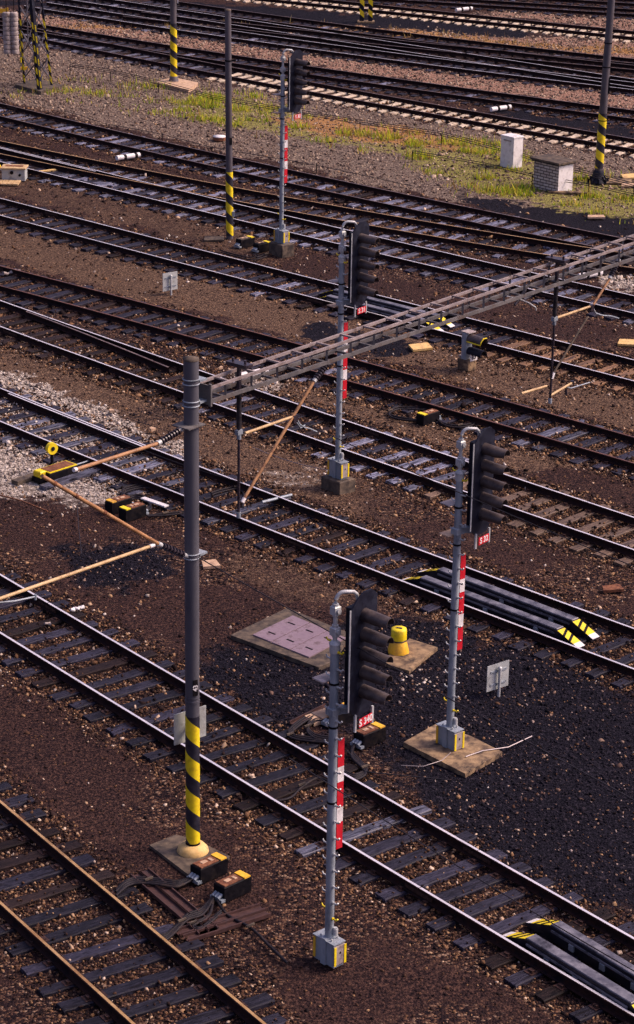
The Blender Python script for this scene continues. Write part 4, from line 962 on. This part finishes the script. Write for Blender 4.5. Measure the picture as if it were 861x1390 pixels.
# lattice mast at the upper left
lb = at(52, 117); lm = thing('lattice_mast', 'lattice mast with striped corner legs on a brown concrete slab at the top left', 'lattice mast', (lb.x, lb.y, 0))
cor = [at(20, 117), at(56, 127), at(86, 118), at(50, 109)]
MB().prism([(p.x, p.y) for p in cor], -.15, .09).build('base_slab', M['slab'], lm, world=True)
legs = [at(54, 121, .09), at(70, 115, .09), at(33, 113, .09), at(50, 108, .09)]
tops = []
cxy = sum((Vector((p.x, p.y, 0)) for p in legs), Vector()) / 4
for i, p in enumerate(legs):
    tt = Vector((p.x, p.y, 0)).lerp(cxy, .42); tt.z = 9.0; tt.x -= .55 if i != 1 else .62; tops.append(tt)
def lp(i, z): return legs[i].lerp(tops[i], (z - .09) / 8.91)
for i in range(4):
    w = .15 if i == 0 else .085
    MB().beam(lp(i, .09), lp(i, 9.0), w, w).build('leg', M['board'], lm, world=True)
    for k in range(6):
        z = .18 + k * .44; a = lp(i, z); b_ = lp(i, z + .24); h = w / 2 + .004
        mm = MB()
        fr = [(a + Vector((-h, -h, .10))), (a + Vector((h, -h, -.04))), (b_ + Vector((h, -h, -.04))), (b_ + Vector((-h, -h, .10)))]
        fr += [v + Vector((0, h * .5, 0)) for v in fr]
        mm.add(fr, [(0, 1, 2, 3), (7, 6, 5, 4), (0, 4, 5, 1), (1, 5, 6, 2), (2, 6, 7, 3), (3, 7, 4, 0)]); mm.build('yellow_stripe', M['yellow'], lm, world=True)
m = MB()
for (i, j) in ((0, 1), (0, 2), (1, 3), (2, 3)):
    for k in range(8):
        z0_, z1_ = .3 + k * 1.0, 1.2 + k * 1.0
        m.beam(lp(i, z0_), lp(j, z1_), .035, .035); m.beam(lp(j, z0_), lp(i, z1_), .035, .035)
m.build('lattice_bracing', M['pole_far'], lm, world=True)
# tensioning weights
for k, (x, w) in enumerate(((11, 0), (21, 0))):
    g = at(x, 92, 0); t = thing('counterweight_stack', ['left stack of pale round tensioning weights beside the lattice mast', 'right stack of pale round tensioning weights, next to the lattice mast'][k], 'counterweights', (g.x, g.y, .6), 0, 'stacks of tensioning weights')
    for i in range(9):
        MB().lathe([(.16, i * .19), (.165, i * .19 + .02), (.165, i * .19 + .15), (.155, i * .19 + .17), (.05, i * .19 + .172)], n=18).build('weight_disc', M['weight'], t)
    MB().cyl((0, 0, -.1), (0, 0, 4.4), .016, n=8).build('hanging_rod', M['black'], t)
for k, (x, yb_) in enumerate(((29, 96), (38, 60))):
    g = at(x, yb_); t = thing('guide_post', ['thin post with yellow chain hook left of the lattice mast', 'thin grey guide post behind the lattice mast'][k], 'post', (g.x, g.y, 0))
    MB().cyl((0, 0, -.1), (0, 0, 5.5), .03, n=8).build('post', M['pole_far'], t)
    if k == 0:
        for z in (.35, .8, 1.3): MB().cyl((0, 0, z), (0, 0, z + .22), .04, n=10).build('yellow_ring', M['yellow'], t)
        MB().box((.15, -.05, .12), (.34, .06, .12)).build('hook_block', M['amber'], t)
g = at(4, 16, .4); t = thing('yellow_sign', 'small yellow arrow-like plate at the upper left corner', 'sign', (g.x, g.y, 0))
MB().prism([(-.32, -.02), (.12, -.02), (.12, .0), (-.32, .0)], .35, .55).prism([(.12, -.02), (.26, -.02), (.26, .0), (.12, .0)], .30, .60).build('plate', M['amber'], t)
MB().cyl((-.05, .02, -.1), (-.05, .02, .5), .03, n=8).build('post', M['pole_far'], t)

# ------------------------------------------------------------------ small shunting signal
g = at(637, 499); t = thing('shunting_signal', 'knee-high signal with yellow-edged brown hood on a small concrete block', 'shunting signal', (g.x, g.y, 0), T_AZ)
MB().bbox((0, 0, .13), (.46, .36, .34), bev=.02).build('concrete_block', M['pad'], t)
m = MB(); m.bbox((-.02, -.02, .72), (.20, .26, .86), bev=.02); m.build('body', M['galv'], t)
MB().box((.0, .02, 1.17), (.34, .34, .03)).build('lid', M['weight'], t)
def half_hood(z, r, L):
    m = MB(); vs = []; nn = 12
    for x in (.08, .08 + L):
        for rr in (r, r - .012):
            for q in range(nn + 1): a = math.pi * (q / nn) * 1.2 - math.pi * .1; vs.append((x, .02 + math.cos(a) * rr, z + math.sin(a) * rr))
    K = nn + 1
    for q in range(nn):
        m.add([], [])
    fs = [(q, q + 1, 2 * K + q + 1, 2 * K + q) for q in range(nn)] + [(K + q, 3 * K + q, 3 * K + q + 1, K + q + 1) for q in range(nn)] + [(2 * K + q, 2 * K + q + 1, 3 * K + q + 1, 3 * K + q) for q in range(nn)]
    fs += [(0, 2 * K, 3 * K, K), (nn, K + nn, 3 * K + nn, 2 * K + nn)]
    m.add(vs, fs); return m
h1 = half_hood(.95, .17, .62).build('hood', M['visor'], t); half_hood(.55, .15, .62).build('hood', M['board'], t)
m = MB(); pts = [(.10 + .60 * i / 6, -.155, .90) for i in range(7)] + [(.70, -.13, 1.0), (.70, -.02, 1.10), (.72, .1, 1.10)]
m.tube(pts, .022, 6); m.build('yellow_edge', M['yellow'], h1)
pn = MB().box((.27, .02, .40), (.015, .30, .22)).build('number_plate', M['white'], t)
text_mesh('E3', .19, M['black'], 'number', pn, stripes_text_M(Vector((.279, .02, .40)), math.pi / 2, math.pi / 2))
MB().box((-.22, -.02, .34), (.14, .16, .05)).build('bracket', M['weight'], t)

t.scale = (.82, .82, .82); t.location.x -= .06
# ------------------------------------------------------------------ grey square signs on short posts
def square_sign(pxy, label, w=.52, h=.50):
    g = at(*pxy); t = thing('square_sign', label, 'sign', (g.x, g.y, 0), 0, 'low square signs seen from behind')
    MB().box((0, .03, .34), (w, .012, h), rz=R(38)).build('panel', M['sign_grey'], t)
    MB().cyl((.03, -.02, -.1), (.03, -.02, .5), .028, n=10).lathe([(.04, .50), (.04, .53), (.01, .55)], c=(.03, -.02, 0), n=10).build('post', M['galv_light'], t)
    m = MB()
    for z in (.2, .45): m.beam((-.14, -.09, z), (.16, .14, z), .02, .035)
    m.build('back_bracket', M['galv'], t)
square_sign((675, 942), 'low square grey sign standing in the black ash right of signal S 32')
square_sign((231, 398), 'low square grey sign in the brown gravel at the upper left, seen from behind', .50, .52)

# ------------------------------------------------------------------ black ramp beams lying between the rails
def ramp_beam(pa, pb, label, w=.22, h=.22, ends=(1, 1)):
    A = at(*pa, z=.2); B = at(*pb, z=.2); A.z = B.z = 0; d = (B - A); L = d.length; az = math.atan2(d.y, d.x); mid = (A + B) / 2
    t = thing('ramp_beam', label, 'beam', (mid.x, mid.y, .03), az, 'black ramp beams lying between the rails')
    hl = L / 2; sl = .52
    prof = [(-hl, .02), (-hl + sl, h), (hl - sl, h), (hl, .02), (hl, -.02), (-hl, -.02)]
    vs = [(x, -w / 2, z) for x, z in prof] + [(x, w / 2, z) for x, z in prof]; n = 6
    MB().add(vs, [(5, 4, 3, 2, 1, 0), tuple(range(6, 12))] + [(i, (i + 1) % n, n + (i + 1) % n, n + i) for i in range(n)]).build('body', M['beam_black'], t)
    MB().bbox((0, 0, h + .012), (L - 2 * sl - .02, w * .86, .03), bev=.008).build('wear_strip', M['beam_top'], t)
    m = MB(); m.box((0, -w / 2 - .012, h * .72), (L - 2 * sl - .1, .02, .035)); m.box((0, w / 2 + .012, h * .72), (L - 2 * sl - .1, .02, .035)); m.build('side_rib', M['beam_top'], t)
    for k in range(3):
        x = -hl + sl + .5 + k * (L - 2 * sl - 1.0) / 2
        MB().box((x, -w / 2 - .02, h * .4), (.10, .03, .10)).build('lug', M['galv'], t)
    for e in (-1, 1):
        if not ends[0 if e < 0 else 1]: continue
        # white toe, yellow slope with black bars
        def P(u, y): # along slope 0=toe 1=top
            x = e * (hl - sl * u); z = .02 + (h - .02) * u; return Vector((x, y, z)) + Vector((e * (h - .02), 0, sl)).normalized() * .006
        def quad(u0, u1, mat, name, sk=0.0):
            m = MB(); ya, yb = -w * .47, w * .47
            vs = [P(u0, ya), P(u1, ya), P(min(1, u1 + sk), yb), P(max(0, u0 + sk), yb)]
            lo = [v - Vector((0, 0, .012)) for v in vs]
            m.add(vs + lo, [(0, 1, 2, 3), (3, 2, 1, 0), (7, 6, 5, 4), (0, 4, 5, 1), (1, 5, 6, 2), (2, 6, 7, 3), (3, 7, 4, 0)]); m.f.pop(1); m.m.pop(); m.s.pop()
            return m.build(name, M[mat], t)
        quad(.0, .22, 'white', 'white_toe'); y_ = quad(.22, .98, 'yellow', 'yellow_slope')
        for u in (.34, .62):
            m = MB(); ya, yb = -w * .47, w * .47; up_ = Vector((0, 0, .006))
            vs = [P(u, ya) + up_, P(u + .10, ya) + up_, P(min(.97, u + .30), yb) + up_, P(u + .20, yb) + up_]; lo = [v - Vector((0, 0, .01)) for v in vs]
            m.add(vs + lo, [(0, 1, 2, 3), (7, 6, 5, 4), (0, 4, 5, 1), (1, 5, 6, 2), (2, 6, 7, 3), (3, 7, 4, 0)]); m.build('black_bar', M['black'], y_)
    return t
ramp_beam((548, 777), (790, 868), 'black ramp beam nearer the camera of the pair by the yellow hydrant')
ramp_beam((572, 766), (810, 856), 'rear one of the two black ramp beams by the yellow hydrant')
ramp_beam((427, 399), (600, 443), 'front black ramp beam behind the gantry beam on the ochre-sleeper track')
ramp_beam((436, 391), (615, 436), 'rear black ramp beam behind the gantry beam on the ochre-sleeper track')
ramp_beam((688, 1256), (900, 1388), 'front black ramp beam in the bottom right corner')
ramp_beam((722, 1238), (940, 1372), 'rear black ramp beam in the bottom right corner')

# ------------------------------------------------------------------ cable boxes
def cable_box(pxy, label, flip=0, s=1.0, rz=R(45), lid='rust_lid'):
    g = at(*pxy); t = thing('track_box', label, 'track box', (g.x, g.y, 0), rz + (math.pi if flip else 0), 'black track boxes with yellow lids')
    MB().bbox((0, 0, .10 * s), (.56 * s, .24 * s, .26 * s), bev=.012).build('body', M['black'], t)
    l = MB().box((-.07 * s, 0, .236 * s), (.36 * s, .20 * s, .02)).build('lid', M[lid], t)
    MB().box((-.10 * s, .01, .250 * s), (.11 * s, .07 * s, .012)).box((.03 * s, 0, .250 * s), (.05 * s, .09 * s, .012)).build('lid_label', M['paver'], l)
    MB().box((.20 * s, 0, .238 * s), (.12 * s, .235 * s, .022)).build('yellow_end', M['yellow' if lid != 'rust_lid' or s != 1.0 else 'amber'], t)
    m = MB()
    for k in (-1, 0, 1): m.cyl((-.28 * s, k * .06 * s, .10 * s), (-.36 * s, k * .06 * s, .06 * s), .028 * s, n=8)
    m.box((-.31 * s, 0, .02), (.08, .26 * s, .05)); m.build('cable_inlet', M['galv'], t)
    return t
cable_box((284, 1187), 'black track box with rusty lid beside the yellow pole foot, rear of two')
cable_box((316, 1212), 'black track box with rusty lid right of the yellow pole foot, front of two')
cable_box((502, 1006), 'black track box right behind the nearest signal mast, bright yellow end')
cable_box((462, 978), 'rusty-lidded track box half hidden behind the nearest signal mast')
cable_box((161, 691), 'left one of two black track boxes under the slanting orange tube', 1, 1.0)
cable_box((180, 701), 'right one of two black track boxes under the slanting orange tube', 1, 1.02)
cable_box((581, 572), 'single black track box between the small shunting signal and the S 32 head', 1, 1.01)
cable_box((333, 333), 'black track box with yellow-edged lid at the foot of the thin grey pole', 0, 1.01, lid='slab')
cable_box((356, 339), 'all-black track box left of the farthest signal footing', 0, .95, lid='black')
MB_ = MB()
def hose(pts, r=.022, z=.03):
    out = []
    P = [at(*p) for p in pts]
    for i in range(len(P) - 1):
        for k in range(6):
            u = k / 6; p0 = P[max(i - 1, 0)]; p1 = P[i]; p2 = P[i + 1]; p3 = P[min(i + 2, len(P) - 1)]
            q = .5 * ((2 * p1) + (p2 - p0) * u + (2 * p0 - 5 * p1 + 4 * p2 - p3) * u * u + (3 * p1 - p0 - 3 * p2 + p3) * u ** 3)
            out.append(Vector((q.x, q.y, z + r)))
    out.append(Vector((P[-1].x, P[-1].y, z + r))); return out
def bundle(lines, label, r=.024, spread=(0, 3), n=3):
    g = at(*lines[0]); t = thing('cable_bundle', label, 'cables', (g.x, g.y, 0), 0, 'black cable bundles on the ballast')
    for k in range(n):
        o = [(x + spread[0] * (k - (n - 1) / 2) + random.uniform(-1, 1), y + spread[1] * (k - (n - 1) / 2) * (1 if i else .4)) for i, (x, y) in enumerate(lines)]
        MB().tube(hose(o, r, .0 + .006 * k), r, 6).build('cable', M['rubber'], t, world=True)
    m = MB()
    mid = hose(lines, r)[len(hose(lines, r)) // 2]
    m.box(mid + Vector((0, 0, .02)), (.03, .15, .03), rz=R(-48)); m.build('cable_tie', M['slab'], t, world=True)
bundle([(262, 1195), (240, 1203), (215, 1200), (190, 1198), (172, 1202), (158, 1215)], 'looped black cables running left from the boxes by the yellow pole foot', n=4)
bundle([(289, 1222), (275, 1240), (255, 1248), (240, 1262), (225, 1275), (208, 1276)], 'black cables curving down between the brown troughs at the bottom', n=4)
bundle([(289, 1222), (284, 1245), (262, 1258), (275, 1262), (300, 1240)], 'short looped black cable in front of the lower track box', n=2)
bundle([(294, 1225), (310, 1245), (340, 1262), (365, 1285), (390, 1310)], 'single black cable running to the bottom edge left of the nearest signal', n=1)
bundle([(483, 1010), (478, 1025), (490, 1040), (497, 1050), (480, 1058), (466, 1052)], 'looped black cables at the box right behind the nearest signal', n=4)
bundle([(450, 985), (430, 978), (418, 990), (428, 1002), (452, 1006)], 'ring of black cables left of the nearest signal mast', n=3)
bundle([(446, 1010), (420, 1006), (400, 1003), (392, 998), (405, 985), (425, 972)], 'black cables bent round the tan board left of the nearest signal', n=3)
bundle([(193, 695), (205, 690), (200, 680), (185, 676), (172, 678), (168, 668), (190, 662), (215, 663), (245, 668)], 'black cables looping behind the boxes under the orange tube', n=3)
bundle([(200, 702), (225, 700), (250, 697)], 'straight black cables running to the second track behind the pole', n=2)
bundle([(569, 572), (548, 570), (532, 566), (530, 560), (545, 555), (575, 556), (590, 552)], 'oval cable loop left of the single track box', n=2)
bundle([(592, 570), (605, 578), (625, 580), (643, 576), (640, 568)], 'black cables curling right of the single track box', n=2)
bundle([(330, 690), (331, 672), (322, 664), (300, 668), (287, 672)], 'black cable coil between the rails at the near drop post', n=2)
bundle([(345, 345), (352, 350), (362, 347), (340, 352), (300, 342)], 'thin black cables below the all-black track box', n=2, r=.02)
bundle([(455, 1068), (432, 1058), (410, 1070), (395, 1085), (370, 1090)], 'loose cable across the sleepers behind the nearest signal', n=1)

def trough(pa, pb, label, w=.16):
    A, B = at(*pa), at(*pb); mid = (A + B) / 2; d = B - A; t = thing('cable_trough', label, 'cable trough', (mid.x, mid.y, 0), math.atan2(d.y, d.x), 'brown channel troughs')
    L_ = d.length
    MB().box((0, 0, -.01), (L_, w, .03)).build('base', M['trough'], t)
    for s_ in (-1, 1): MB().box((0, s_ * w / 2, .015), (L_, .02, .06)).build('flange', M['trough'], t)
trough((184, 1188), (277, 1268), 'brown trough left of the boxes, left one of two parallel')
trough((195, 1183), (290, 1264), 'brown trough left of the boxes, right one of two parallel')
trough((240, 1268), (356, 1233), 'brown trough below the front box, upper one of two parallel')
trough((252, 1276), (364, 1240), 'brown trough below the front box, lower one of two parallel')
trough((398, 984), (446, 960), 'brown trough end left of the nearest signal mast')

# ------------------------------------------------------------------ slabs
def poly_thing(name, pts, z, label, cat, mat, group=None):
    P = [at(*p) for p in pts]; c_ = sum(P, Vector()) / len(P)
    o = MB().prism([(p.x - c_.x, p.y - c_.y) for p in P], -.08, z).build(name, M[mat]); o.location = (c_.x, c_.y, 0); return tag(o, label, cat, group)
def slab_rot(pts, z, h):
    return [at(*p) for p in pts]
# manhole with three covers
c4 = [at(*p) for p in ((313, 864), (390, 827), (476, 862), (452, 900), (433, 908))]
cc = sum(c4, Vector()) / 5; t = thing('cable_chamber', 'large concrete frame with three mauve steel covers, between the pole and the yellow hydrant', 'manhole', (cc.x, cc.y, 0))
MB().prism([(p.x, p.y) for p in c4], -.08, .03).build('concrete_frame', M['slab'], t, world=True)
q0, q1, q2, q3 = [at(*p, z=.04) for p in ((343, 862), (397, 836), (470, 867), (420, 893))]
for k in range(3):
    u0, u1 = k / 3 + .008, (k + 1) / 3 - .008
    a, b_, c_, d_ = q0.lerp(q3, u0), q1.lerp(q2, u0), q1.lerp(q2, u1), q0.lerp(q3, u1)
    cv = MB().prism([(v.x, v.y) for v in (a, b_, c_, d_)], .02, .055).build('cover', M['cover'], t, world=True)
    for w_ in (.25, .75):
        p_ = a.lerp(b_, w_).lerp(d_.lerp(c_, w_), .5); dr = (d_ - a).normalized()
        mm = MB().beam(Vector((p_.x, p_.y, .057)) - dr * .09, Vector((p_.x, p_.y, .057)) + dr * .09, .035, .008).build('slot', M['black'], t, world=True); mm.parent = cv
poly_thing('concrete_pad', [(548, 1010), (592, 985), (640, 1002), (682, 1023), (632, 1053)], .035, 'square tan stained concrete pad under signal S 32', 'concrete pad', 'pad')
pads = poly_thing('concrete_surround', [(516, 900), (556, 868), (594, 880), (556, 912)], .02, 'square concrete surround filled with gravel under the yellow hydrant', 'concrete pad', 'pad')
# yellow hydrant
g = at(541, 886); t = thing('yellow_hydrant', 'bright yellow hydrant box with flared foot', 'hydrant', (g.x, g.y, .02), R(-20))
MB().lathe([(.21, 0), (.21, .035), (.165, .20), (.15, .24)], n=8).build('flared_foot', M['amber'], t)
MB().lathe([(.158, .235), (.158, .26)], n=8).build('collar_ring', M['slab'], t)
MB().lathe([(.15, .25), (.155, .27), (.155, .45), (.14, .475), (.02, .478)], n=8).build('head', M['yellow'], t)
MB().box((0, 0, .482), (.12, .05, .012)).build('key_slot', M['slab'], t)

def paver(pxy, label, w=.42, d=.26, rz=0.0, mat='paver', z=.05):
    g = at(*pxy); r_ = random.Random(int(pxy[0] * 7 + pxy[1]))
    P = [(-w / 2 + r_.uniform(-.02, .02), -d / 2), (w / 2, -d / 2 + r_.uniform(-.03, .03)), (w / 2 - r_.uniform(0, .05), d / 2), (-w / 2 + r_.uniform(0, .04), d / 2 - r_.uniform(0, .03))]
    m = MB().prism(P, -.06, 0); o = m.build('loose_slab', M[mat]); o.location = (g.x, g.y, z); o.rotation_euler = (R(3), R(-2), rz)
    tag(o, label, 'slab', 'loose slabs lying on the gravel')
paver((286, 767), 'tan slab just right of the big grey pole at mid height', .34, .30, R(15))
paver((831, 800), 'small ochre-brown slab at the right edge above the ramp beams', .42, .24, R(10), 'rust_lid')
paver((853, 466), 'ochre slab cut by the right edge near the ochre sleepers', .55, .42, R(-10), 'foot_yellow')
paver((571, 472), 'yellowish slab left of the small shunting signal', .55, .45, R(15), 'foot_yellow')
paver((291, 325), 'grey-tan slab at the left of the thin grey pole foot', .62, .40, R(0), 'slab')
paver((368, 334), 'flat slab between the box and the farthest signal footing', .5, .35, R(-15), 'slab')
paver((810, 295), 'tan slab on the black ash right of the brick hut', .55, .28, R(-3))
paver((856, 240), 'reddish slab in the grass at the right edge', .6, .5, R(10), 'foot_yellow')
paver((853, 252), 'paler slab below the reddish one at the right edge', .5, .3, R(-5))
paver((788, 240), 'grey-tan slab left of the striped pole in the grass', .8, .45, R(10), 'pad')
paver((838, 247), 'grey-tan slab right of the striped pole in the grass', 1.0, .55, R(-4), 'pad')
paver((775, 262), 'long buried kerb stone below the striped pole', 1.5, .2, R(-12), 'pad')
paver((60, 233), 'curved ochre plank below the point machine', .9, .12, R(25), 'foot_yellow')
paver((436, 975), 'tan board between the cables left of the nearest signal', .5, .34, R(35), 'paver')
paver((300, 502), 'small orange brick on the stones right of the big pole top', .1, .1, R(20), 'paver', .09)
paver((151, 561), 'small orange block on the pale stones above the second track', .13, .12, R(20), 'paver', .10)
paver((206, 586), 'small tan block by the upper rail left of the big pole', .13, .12, R(50), 'paver', .10)
g = at(210, 685); o = MB().bbox((0, 0, 0), (.75, .13, .03), bev=.004).build('white_board', M['white']); o.location = (g.x, g.y, .06); o.rotation_euler = (0, 0, R(-42)); tag(o, 'narrow white board lying beside the second track', 'board')

# ------------------------------------------------------------------ black-banded white fouling markers
def marker(pxy, label, az=R(38), L=.95, r=.09):
    g = at(*pxy); t = thing('fouling_marker', label, 'marker', (g.x, g.y, .10), az, 'white marker bars with black bands')
    m = MB(); segs = [(-.5, -.22, 'white'), (-.22, -.10, 'black'), (-.10, .26, 'white'), (.26, .38, 'black'), (.38, .5, 'white')]
    for i, (a, b_, mt) in enumerate(segs):
        MB().cyl((a * L, 0, 0), (b_ * L, 0, 0), r * (1 if mt == 'white' else 1.02), n=10).build(mt + '_section', M[mt], t)
marker((174, 216), 'white bar with two black bands between the tracks at the upper left')
marker((801, 377), 'white bar with black bands in front of the gantry beam at the right', L=.9)
marker((680, 150), 'white bar with black bands above the concrete-sleeper track', L=1.0)
marker((630, 15), 'white bar with black bands at the top edge right of the twin-leg mast', L=1.0)
marker((343, 512), 'white bar with black bands seen through the gantry beam near the pole', L=.9)
g = at(298, 189); t = thing('lid_disc', 'round white lid on the gravel left of the thin grey pole', 'lid', (g.x, g.y, 0))
MB().lathe([(.24, -.02), (.24, .10)], n=20).build('rim', M['rust_lid'], t); MB().lathe([(.235, .10), (.235, .125), (.05, .14)], n=20).build('lid', M['white'], t)

# ------------------------------------------------------------------ cabinet and brick hut in the grass
g = at(694, 224); t = thing('white_cabinet', 'plain white upright cabinet left of the brick hut', 'cabinet', (g.x, g.y, 0), T_AZ)
MB().bbox((0, 0, .48), (.62, .46, 1.08), bev=.015).build('body', M['white'], t)
MB().bbox((0, 0, 1.035), (.66, .50, .05), bev=.01).build('roof', M['white'], t)
MB().box((0, -.235, .9), (.36, .012, .05)).build('vent', M['weight'], t)
g = at(745, 257); t = thing('brick_hut', 'low whitewashed brick box with overhanging lid in the grass', 'brick box', (g.x, g.y, 0), T_AZ)
MB().box((-.1, .30, .42), (1.12, .72, 1.0)).build('brick_wall', M['brick'], t)
MB().box((.467, .30, .42), (.012, .70, 1.0)).build('plastered_side', M['white'], t)  # sunlit right face, its brightness painted as a thin white panel
MB().bbox((-.1, .30, .96), (1.34, .92, .07), bev=.01).build('lid', M['slab'], t)
MB().box((-.1, .30, .905), (1.26, .85, .04)).build('lid_edge', M['board'], t)

# ------------------------------------------------------------------ point machines
g = at(78, 646); t = thing('point_machine', 'low point machine box with rusty yellow-edged lid beside the second track', 'point machine', (g.x, g.y, 0), R(48))
MB().bbox((.02, 0, .08), (.84, .40, .24), bev=.02).build('box', M['black'], t)
l = MB().box((.02, 0, .208), (.82, .38, .02)).build('lid_rim', M['yellow'], t); MB().box((.02, 0, .222), (.74, .32, .012)).build('lid_plate', M['rust_lid'], l)
MB().bbox((-.48, .05, .16), (.16, .24, .16), bev=.02).build('yellow_cap', M['yellow'], t)
MB().box((-.48, .05, .04), (.2, .28, .12)).build('cap_base', M['black'], t)
m = MB()
for y in (-.12, .05): m.cyl((.4, y, .1), (1.15, y, .1), .02, n=8)
m.build('throw_rod', M['galv'], t)
for k, (x, y, w) in enumerate(((.2, -.34, 1.9), (-.35, .36, 1.2))): MB().box((x, y, -.01), (w, .22, .10)).build('bearer_timber', M['wood_blue'] if k == 0 else M['slab'], t)
g = at(71, 640); t = thing('point_lantern', 'point indicator with round yellow disc on a short dark post', 'point indicator', (g.x, g.y, .1), R(40))
MB().cyl((0, 0, -.2), (0, 0, .34), .035, n=10).build('post', M['black'], t)
MB().lathe([(.09, .0), (.07, .08), (.04, .12)], n=10).build('foot', M['black'], t)
dsk = MB().cyl((0, .05, .45), (0, -.05, .45), .135, n=24).build('disc', M['yellow'], t)
MB().cyl((0, -.052, .45), (0, -.062, .45), .05, n=16).build('disc_eye', M['board'], dsk)
g = at(20, 243); t = thing('point_machine', 'grey point machine with tan lid and planks at the left edge of the upper tracks', 'point machine', (g.x, g.y, 0), R(-3))
MB().bbox((0, 0, .20), (.78, .50, .40), bev=.02).build('box', M['sign_grey'], t)
MB().bbox((0, 0, .42), (.86, .60, .05), bev=.01).build('lid', M['tube_pale'], t)
MB().box((.0, .02, .45), (.6, .20, .012)).build('lid_stripe', M['rust_lid'], t)
m = MB(); m.cyl((-.05, -.25, .28), (-.05, -.29, .28), .06, n=12); m.cyl((.22, -.25, .2), (.22, -.29, .2), .045, n=12); m.build('lock', M['black'], t)
for k in range(4): MB().box((-.42 + k * .20, -.62, .02), (.18, .62, .05)).build('plank', M['tube_pale'], t)
MB().bbox((-.15, .62, .15), (.26, .26, .30), bev=.02).build('small_box', M['tube'], t)
MB().bbox((-.62, -.1, .42), (.30, .3, .14), bev=.03).build('yellow_cap', M['yellow'], t)

# ------------------------------------------------------------------ litter and sticks
def litter(pxy, label, cat, name, mat, L=.3, n=9, r=.02):
    g = at(*pxy); rr = random.Random(int(pxy[0])); m = MB()
    pts = [Vector((g.x + (i / n - .5) * L + rr.uniform(-.03, .03), g.y + (i / n - .5) * L * .9 + rr.uniform(-.04, .04), .04 + rr.uniform(0, .03))) for i in range(n)]
    m.tube(pts, [r * rr.uniform(.6, 1.5) for _ in pts], 5); tag(m.build(name, M[mat]), label, cat)
litter((107, 829), 'crumpled white rag beside the front track at the left', 'rag', 'rag', 'white', .26, 9, .035)
litter((67, 850), 'white paper scrap between the rails of the front track', 'litter', 'paper_scrap', 'weight', .12, 5, .03)
litter((17, 372), 'white rag on the rusty track at the left edge', 'rag', 'rag', 'weight', .5, 9, .05)
litter((205 + 120, 303), 'torn white scrap right of the thin grey pole between the rails', 'litter', 'paper_scrap', 'weight', .4, 8, .03)
def stick(pts, label, r=.016, mat='galv', cat='stick', z=.05):
    P = [at(*p) for p in pts]; P = [Vector((p.x, p.y, z)) for p in P]; tag(MB().tube(P, r, 6).build('stick' if cat == 'stick' else cat, M[mat]), label, cat)
stick([(632, 1031), (655, 1023), (690, 1018), (722, 1003)], 'long grey stick lying from the tan pad onto the black ash', .013, 'wire_pale')
stick([(0, 675), (30, 683), (65, 697)], 'thin rusty rod on the ground at the left edge', .016, 'rust_lid')
stick([(105, 690), (107, 720), (111, 755)], 'very thin dark rod standing in the ash left of the boxes', .008, 'wire')
stick([(545, 1043), (575, 1044), (600, 1036), (612, 1025)], 'thin pale wire on the ash left of the tan pad', .007, 'wire_pale', 'wire')
stick([(356, 690), (372, 686), (396, 680)], 'grey bar across the sleepers of the second track', .035, 'galv', 'bar', .14)
stick([(574 + 40, 1063), (500, 1052), (470, 1022)], 'thin dark cable on the ash in front of the tan pad', .01, 'wire', 'wire')

# ------------------------------------------------------------------ low signal wires on pegs
def peg_wire(pts, label, n=3):
    g = at(*pts[0]); t = thing('signal_wires', label, 'signal wires', (g.x, g.y, 0), 0, 'low wires on pegs')
    P = [at(*p, z=.35) for p in pts]
    for k in range(n):
        Q = [Vector((p.x, p.y, .30 + .07 * k)) for p in P]; MB().tube(Q, .012, 5).build('wire', M['wire'], t, world=True)
    for i in range(len(P) - 1):
        for u in (0,):
            p = P[i].lerp(P[i + 1], u); MB().box((p.x, p.y, .15), (.03, .03, .4)).build('peg', M['black'], t, world=True)
peg_wire([(95, 88), (150, 97), (215, 112), (288, 132), (380, 148), (489, 166), (600, 182), (693, 206), (744, 222), (861, 252), (900, 262)], 'low dark wires on pegs running behind the cabinet and hut')
peg_wire([(88, 148), (144, 166), (220, 180), (288, 198), (430, 222), (560, 250)], 'single low dark wire along the near side of the gravel strip', 1)
peg_wire([(560, 205), (660, 222), (723, 237), (800, 250), (880, 268)], 'low dark wires passing in front of the white cabinet foot', 2)

for o in list(COL.objects):
    if o.parent is None and o.type != 'CAMERA' and o.type != 'LIGHT' and o.get('label') and not o.get('kind'): o['kind'] = 'thing'
